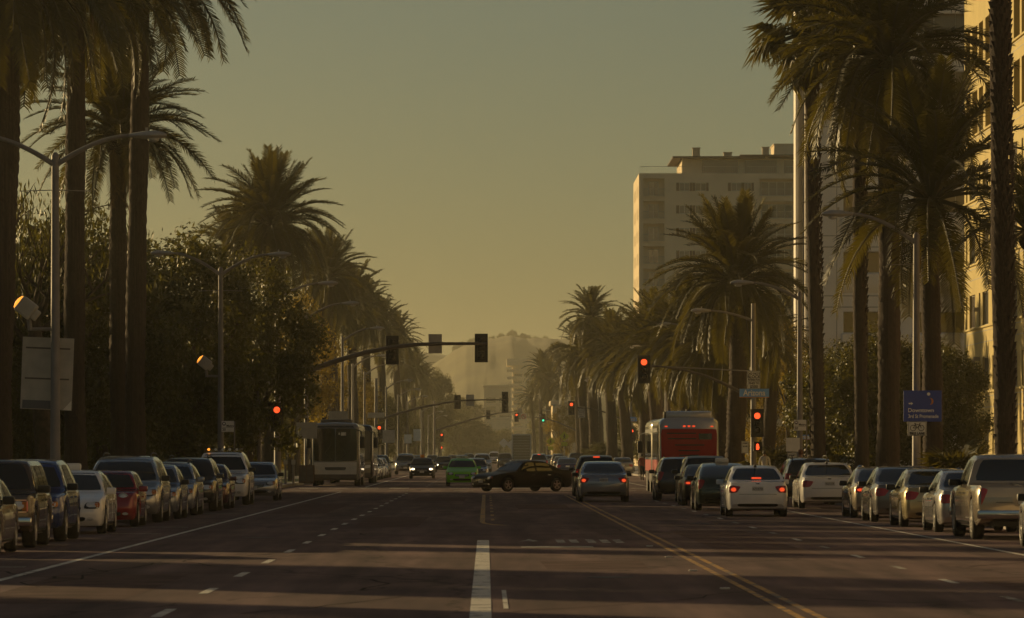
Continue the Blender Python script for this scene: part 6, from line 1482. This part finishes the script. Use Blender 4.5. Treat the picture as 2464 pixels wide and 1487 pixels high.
# --- two coaches facing us
def coach(label, X, Y, front_mat, lower_mat, H=3.36, L=12.2, first=True):
    t = thing('coach', label, 'coach', (X, Y, 0), 0, 'coaches parked at the left kerb'); w = 1.27
    sec = [(0, w * .90, .36, H - .22, .30), (.05, w * .95, .33, H - .12, .32), (.18, w * .985, .30, H - .03, .34), (.6, w, .30, H, .36), (L - .2, w, .30, H, .36), (L - .04, w * .97, .33, H - .06, .36), (L, w * .94, .36, H - .12, .36)]
    s0 = rounded_loft(sec); s0.build('body', front_mat, t, smooth=40); v = BVHTree.FromPolygons([Vector(q) for q in s0.v], s0.f)
    def cput(nm, side, q, m, par=t, **k): return patch(v, side, q, **k).build(nm, m, par, smooth=45)
    for s in (-1, 1):
        q = [(s * .012, 1.30), (s * 1.15, 1.34), (s * 1.13, 3.06), (s * .012, 3.08)]
        cput('windshield', 'front', q if s > 0 else [q[1], q[0], q[3], q[2]], M_glass, off=.012, nu=6, nv=5, rd=.03)
        wp = MB(); wp.tube([(s * .18, -.05, 1.40), (s * .55, -.06, 1.75), (s * .25, -.03, 2.2)], .016, 5); wp.build('wiper', M_black, t)
        q = [(s * .68, .86), (s * 1.10, .90), (s * 1.12, 1.08), (s * .72, 1.02)]
        cput('headlight', 'front', q if s > 0 else [q[1], q[0], q[3], q[2]], M_head, off=.02, rd=.12)
        b = MB(); b.tube([(s * 1.08, .1, H - .35), (s * 1.36, -.28, H - .45), (s * 1.42, -.34, H - .75)], .035, 7); b.rbox((s * 1.42 - .13, -.40, H - 1.35), (s * 1.42 + .13, -.27, H - .72), .05); b.build('mirror', M_black, t, smooth=40)
        cput('fog_lamp', 'front', [(s * .85 - .1, .50), (s * .85 + .1, .50), (s * .85 + .1, .58), (s * .85 - .1, .58)], M_head, off=.015, rd=.3)
        side = 'left' if s < 0 else 'right'
        for i in range(6):
            a0 = .75 + i * (L - 1.3) / 6; a1 = a0 + (L - 1.3) / 6 - .08; cput('side_window', side, [(a0, 1.72), (a1, 1.72), (a1, 2.92), (a0, 2.92)], M_glass, off=.012, nu=3, nv=3, rd=.03)
        for i in range(4):
            a0 = 3.2 + i * 1.55; cput('luggage_door', side, [(a0, .62), (a0 + 1.48, .62), (a0 + 1.48, 1.45), (a0, 1.45)], lower_mat, off=.01, nu=3, nv=2)
        for y in (2.4, L - 3.4, L - 2.2):
            add_wheel(t, s * (w - .17), y, .5, .30); b = MB(); b.tube([(s * (w - .2), y, .52), (s * (w + .005), y, .52)], .62, 20); b.build('wheel_arch', M_black, t)
    cput('front_panel', 'front', [(-1.12, .62), (1.12, .62), (1.14, 1.26), (-1.14, 1.26)], lower_mat, off=.006, nu=8, nv=4)
    g = cput('grille', 'front', [(-.52, .84), (.52, .84), (.58, 1.0), (-.58, 1.0)], M_black, off=.016, rd=.05)
    for z in (.88, .94): cput('grille_bar', 'front', [(-.5, z), (.5, z), (.5, z + .012), (-.5, z + .012)], M_alloy, g, off=.024, nv=1)
    cput('bumper', 'front', [(-1.12, .36), (1.12, .36), (1.12, .62), (-1.12, .62)], M_steel_dk, off=.02, nu=8, nv=2)
    cput('destination_box', 'front', [(-1.0, 3.10), (1.0, 3.10), (.93, 3.2), (-.93, 3.2)], M_black, off=.012, nu=6, nv=1)
    if first:
        n = cput('paper_notice', 'front', [(.30, 2.68), (.56, 2.68), (.56, 2.86), (.30, 2.86)], M_signwhite, off=.02, nu=2, nv=2); cput('sticker', 'front', [(.17, 2.72), (.24, 2.72), (.24, 2.84), (.17, 2.84)], M_signwhite, off=.02, nu=1, nv=1)
        b = MB(); b.rbox((-.85, 1.6, H - .02), (.85, 4.2, H + .2), .09); b.build('roof_unit', M_steel_dk, t, smooth=40)
        b = MB(); b.rbox((-1.36, .35, .4), (-1.29, 1.25, 2.95), .02); b.build('open_door', M_steel_dk, t)
    return t
P_coach = paint('coach_pewter', (0.62, 0.60, 0.57), 0.0); P_coachdk = paint('coach_graphite', (0.26, 0.25, 0.24), 0.1); P_coach2 = paint('coach_champagne', (0.27, 0.23, 0.17), 0.3)
coach('pewter grey coach with a large dark windshield facing us', -8.02, 221.0, P_coachdk, P_coach)
coach('second coach hidden behind the pewter one', -7.85, 241.5, P_dark, P_coach2, H=3.40, first=False)

# --- box truck seen from behind
K = thing('box_truck', 'box truck with a grey roller door seen from behind', 'truck', (gx(1255, 545), 545, 0))
b = MB(); b.box((-1.25, 0.08, .95), (1.25, 6.2, 4.3)); b.build('cargo_box', M_signwhite, K)
b = MB(); b.box((-1.28, 0, .9), (-1.14, .08, 4.34)); b.box((1.14, 0, .9), (1.28, .08, 4.34)); b.box((-1.14, 0, 4.2), (1.14, .08, 4.34)); b.box((-1.14, 0, .9), (1.14, .08, 1.02)); b.build('door_frame', M_plate, K)
for k in range(9):
    b = MB(); b.rbox((-1.13, .02, 1.03 + .352 * k), (1.13, .07, 1.03 + .352 * k + .335), .015); b.build('door_slat', P_coach2, K)
b = MB(); b.rbox((-1.0, 6.3, .6), (1.0, 8.2, 2.6), .15); b.build('cab', M_signwhite, K, smooth=40)
b = MB(); b.box((-.5, .1, .55), (.5, 8.0, .9)); b.box((-1.2, -.05, .55), (1.2, .05, .72)); b.build('chassis', M_black, K)
for s in (-1, 1):
    for y in (1.6, 7.2): add_wheel(K, s * 1.05, y, .45, .3)
    b = MB(); b.rbox((s * .95 - .1, -.06, .76), (s * .95 + .1, -.01, .88), .02); b.build('tail_light', M_tail, K)

# ================================================================ PEOPLE
M_skin = mat('skin', (0.32, 0.18, 0.11), 0.6); M_hair = mat('dark_hair', (0.025, 0.016, 0.012), 0.7); M_hair2 = mat('auburn_hair', (0.16, 0.06, 0.025), 0.6)
def person(label, X, Y, yaw, shirt, trousers, hair, step=0.0, H=1.70, arm=0.15, base=0.14):
    """one skinned body; materials follow the clothes"""
    k = H / 1.70
    J = {'pel': (0, 0, .93), 'waist': (0, .01, 1.06), 'chest': (0, .015, 1.28), 'neck0': (0, .01, 1.43), 'neck': (0, 0, 1.50), 'head': (0, -.01, 1.60), 'crown': (0, .0, 1.665)}
    Rd = {'pel': (.155, .11), 'waist': (.135, .095), 'chest': (.165, .11), 'neck0': (.09, .075), 'neck': (.055, .055), 'head': (.078, .095), 'crown': (.06, .075)}
    E = [('pel', 'waist'), ('waist', 'chest'), ('chest', 'neck0'), ('neck0', 'neck'), ('neck', 'head'), ('head', 'crown')]
    for n, s in (('l', -1), ('r', 1)):
        d = step * s
        J.update({n + 'hip': (s * .095, 0, .86), n + 'knee': (s * .10, -d * .55 - .02, .48), n + 'ank': (s * .10, -d + .02, .09), n + 'toe': (s * .11, -d - .14, .04),
                  n + 'sh': (s * .185, .01, 1.385), n + 'elb': (s * .245, .02 + d * .4, 1.12), n + 'wr': (s * .25, -arm + d * .7, .90), n + 'palm': (s * .245, -arm - .03 + d * .75, .82), n + 'fin': (s * .235, -arm - .05 + d * .75, .74), n + 'th': (s * .215, -arm - .07 + d * .75, .80)})
        Rd.update({n + 'hip': (.095, .10), n + 'knee': (.062, .062), n + 'ank': (.043, .048), n + 'toe': (.042, .03), n + 'sh': (.062, .06), n + 'elb': (.042, .042), n + 'wr': (.028, .028), n + 'palm': (.022, .038), n + 'fin': (.012, .028), n + 'th': (.011, .011)})
        E += [('pel', n + 'hip'), (n + 'hip', n + 'knee'), (n + 'knee', n + 'ank'), (n + 'ank', n + 'toe'), ('neck0', n + 'sh'), (n + 'sh', n + 'elb'), (n + 'elb', n + 'wr'), (n + 'wr', n + 'palm'), (n + 'palm', n + 'fin'), (n + 'palm', n + 'th')]
    bm = bmesh.new(); lay = bm.verts.layers.skin.verify(); V = {}
    for n, c in J.items():
        v = bm.verts.new(Vector(c) * k); v[lay].radius = (Rd[n][0] * k, Rd[n][1] * k); v[lay].use_root = (n == 'pel'); V[n] = v
    for a, c in E: bm.edges.new((V[a], V[c]))
    me = bpy.data.meshes.new('person'); bm.to_mesh(me); bm.free()
    o = bpy.data.objects.new('tmp', me); C.objects.link(o); o.modifiers.new('s', 'SKIN'); m2 = o.modifiers.new('d', 'SUBSURF'); m2.levels = 1; m2.render_levels = 1
    bpy.context.view_layer.update(); fm = bpy.data.meshes.new_from_object(o.evaluated_get(bpy.context.evaluated_depsgraph_get())); bpy.data.objects.remove(o)
    fm.materials.clear()
    for m in (shirt, trousers, M_skin, M_black): fm.materials.append(m)
    for f in fm.polygons:
        z = f.center.z / k; ax = abs(f.center.x) / k; f.use_smooth = True
        f.material_index = 2 if z > 1.46 or (ax > .17 and z < .95 and z > .7) else (0 if z > .93 or (ax > .17 and z > .93) else (3 if z < .10 else 1))
    t = thing('person', label, 'person', (X, Y, base), yaw, 'pedestrians'); link('body', fm, t)
    h = MB(); h.tube([(0, .03 * k, 1.56 * k), (0, .045 * k, 1.62 * k), (0, .02 * k, 1.70 * k), (0, .01 * k, 1.735 * k)], [.085 * k, .10 * k, .085 * k, .02 * k], 12); h.build('hair', hair, t, smooth=70)
    f = MB(); f.rbox((-.012 * k, -.125 * k, 1.57 * k), (.012 * k, -.095 * k, 1.62 * k), .005)
    f.build('nose', M_skin, t)
    for s in (-1, 1):
        e = MB(); e.tube([(s * .03 * k, -.105 * k, 1.62 * k), (s * .03 * k, -.112 * k, 1.62 * k)], .009 * k, 8); e.build('eye', M_ink, t)
    return t
C_dark = mat('dark_cloth', (0.02, 0.018, 0.02), 0.9); C_white = mat('white_cloth', (0.55, 0.52, 0.48), 0.9); C_grey = mat('grey_cloth', (0.14, 0.13, 0.13), 0.9); C_denim = mat('denim', (0.05, 0.07, 0.12), 0.9); C_red = mat('red_cloth', (0.28, 0.02, 0.02), 0.9)
person('person in dark clothes standing in the park behind the dark suv', gx(493, 250), 250, R(20), C_dark, C_dark, M_hair, 0.1)
person('person in a pale top beside the darkly dressed one', gx(511, 252), 252, R(-15), C_white, C_denim, M_hair2, 0.15, 1.6)
person('person in grey with light hair right of the pale top', gx(533, 256), 256, R(60), C_grey, C_denim, M_hair2, 0.2)
person('person in a white shirt beside the right signal pole', gx(1840, 196), 196, R(170), C_white, C_grey, M_hair, 0.2)
person('person with auburn hair behind the dark parked suv', gx(1926, 152), 152, R(190), C_grey, C_dark, M_hair2, 0.1)
person('person in dark red standing at the kerb left of the bus', gx(1545, 268), 268, R(160), C_red, C_dark, M_hair, 0.12, base=0.0)

# ================================================================ HAZE
b = MB(); b.box((-1500, -60, -1.0), (1500, 3000, 84))
me = bpy.data.meshes.new('haze'); me.from_pydata(b.v, [], b.f); me.update()
hm = bpy.data.materials.new('golden_haze'); hm.use_nodes = True; nt = hm.node_tree; nt.nodes.clear()
ho = nt.nodes.new('ShaderNodeOutputMaterial'); hv = nt.nodes.new('ShaderNodeVolumePrincipled')
hv.inputs['Color'].default_value = (0.98, 0.94, 0.74, 1); hv.inputs['Density'].default_value = 0.00012; hv.inputs['Anisotropy'].default_value = 0.6
nt.links.new(hv.outputs[0], ho.inputs['Volume']); me.materials.append(hm)
haze = link('haze', me); struct(haze, 'stuff'); haze['label'] = 'golden evening haze filling the avenue'

# ================================================================ stretch the plan to metres along the street
for o in list(scene.objects):
    if o.parent is not None or o.type in ('CAMERA', 'LIGHT'): continue
    if o.type == 'MESH' and o.location.length < 1e-6: o.scale.y *= DS
    else: o.location.y *= DS
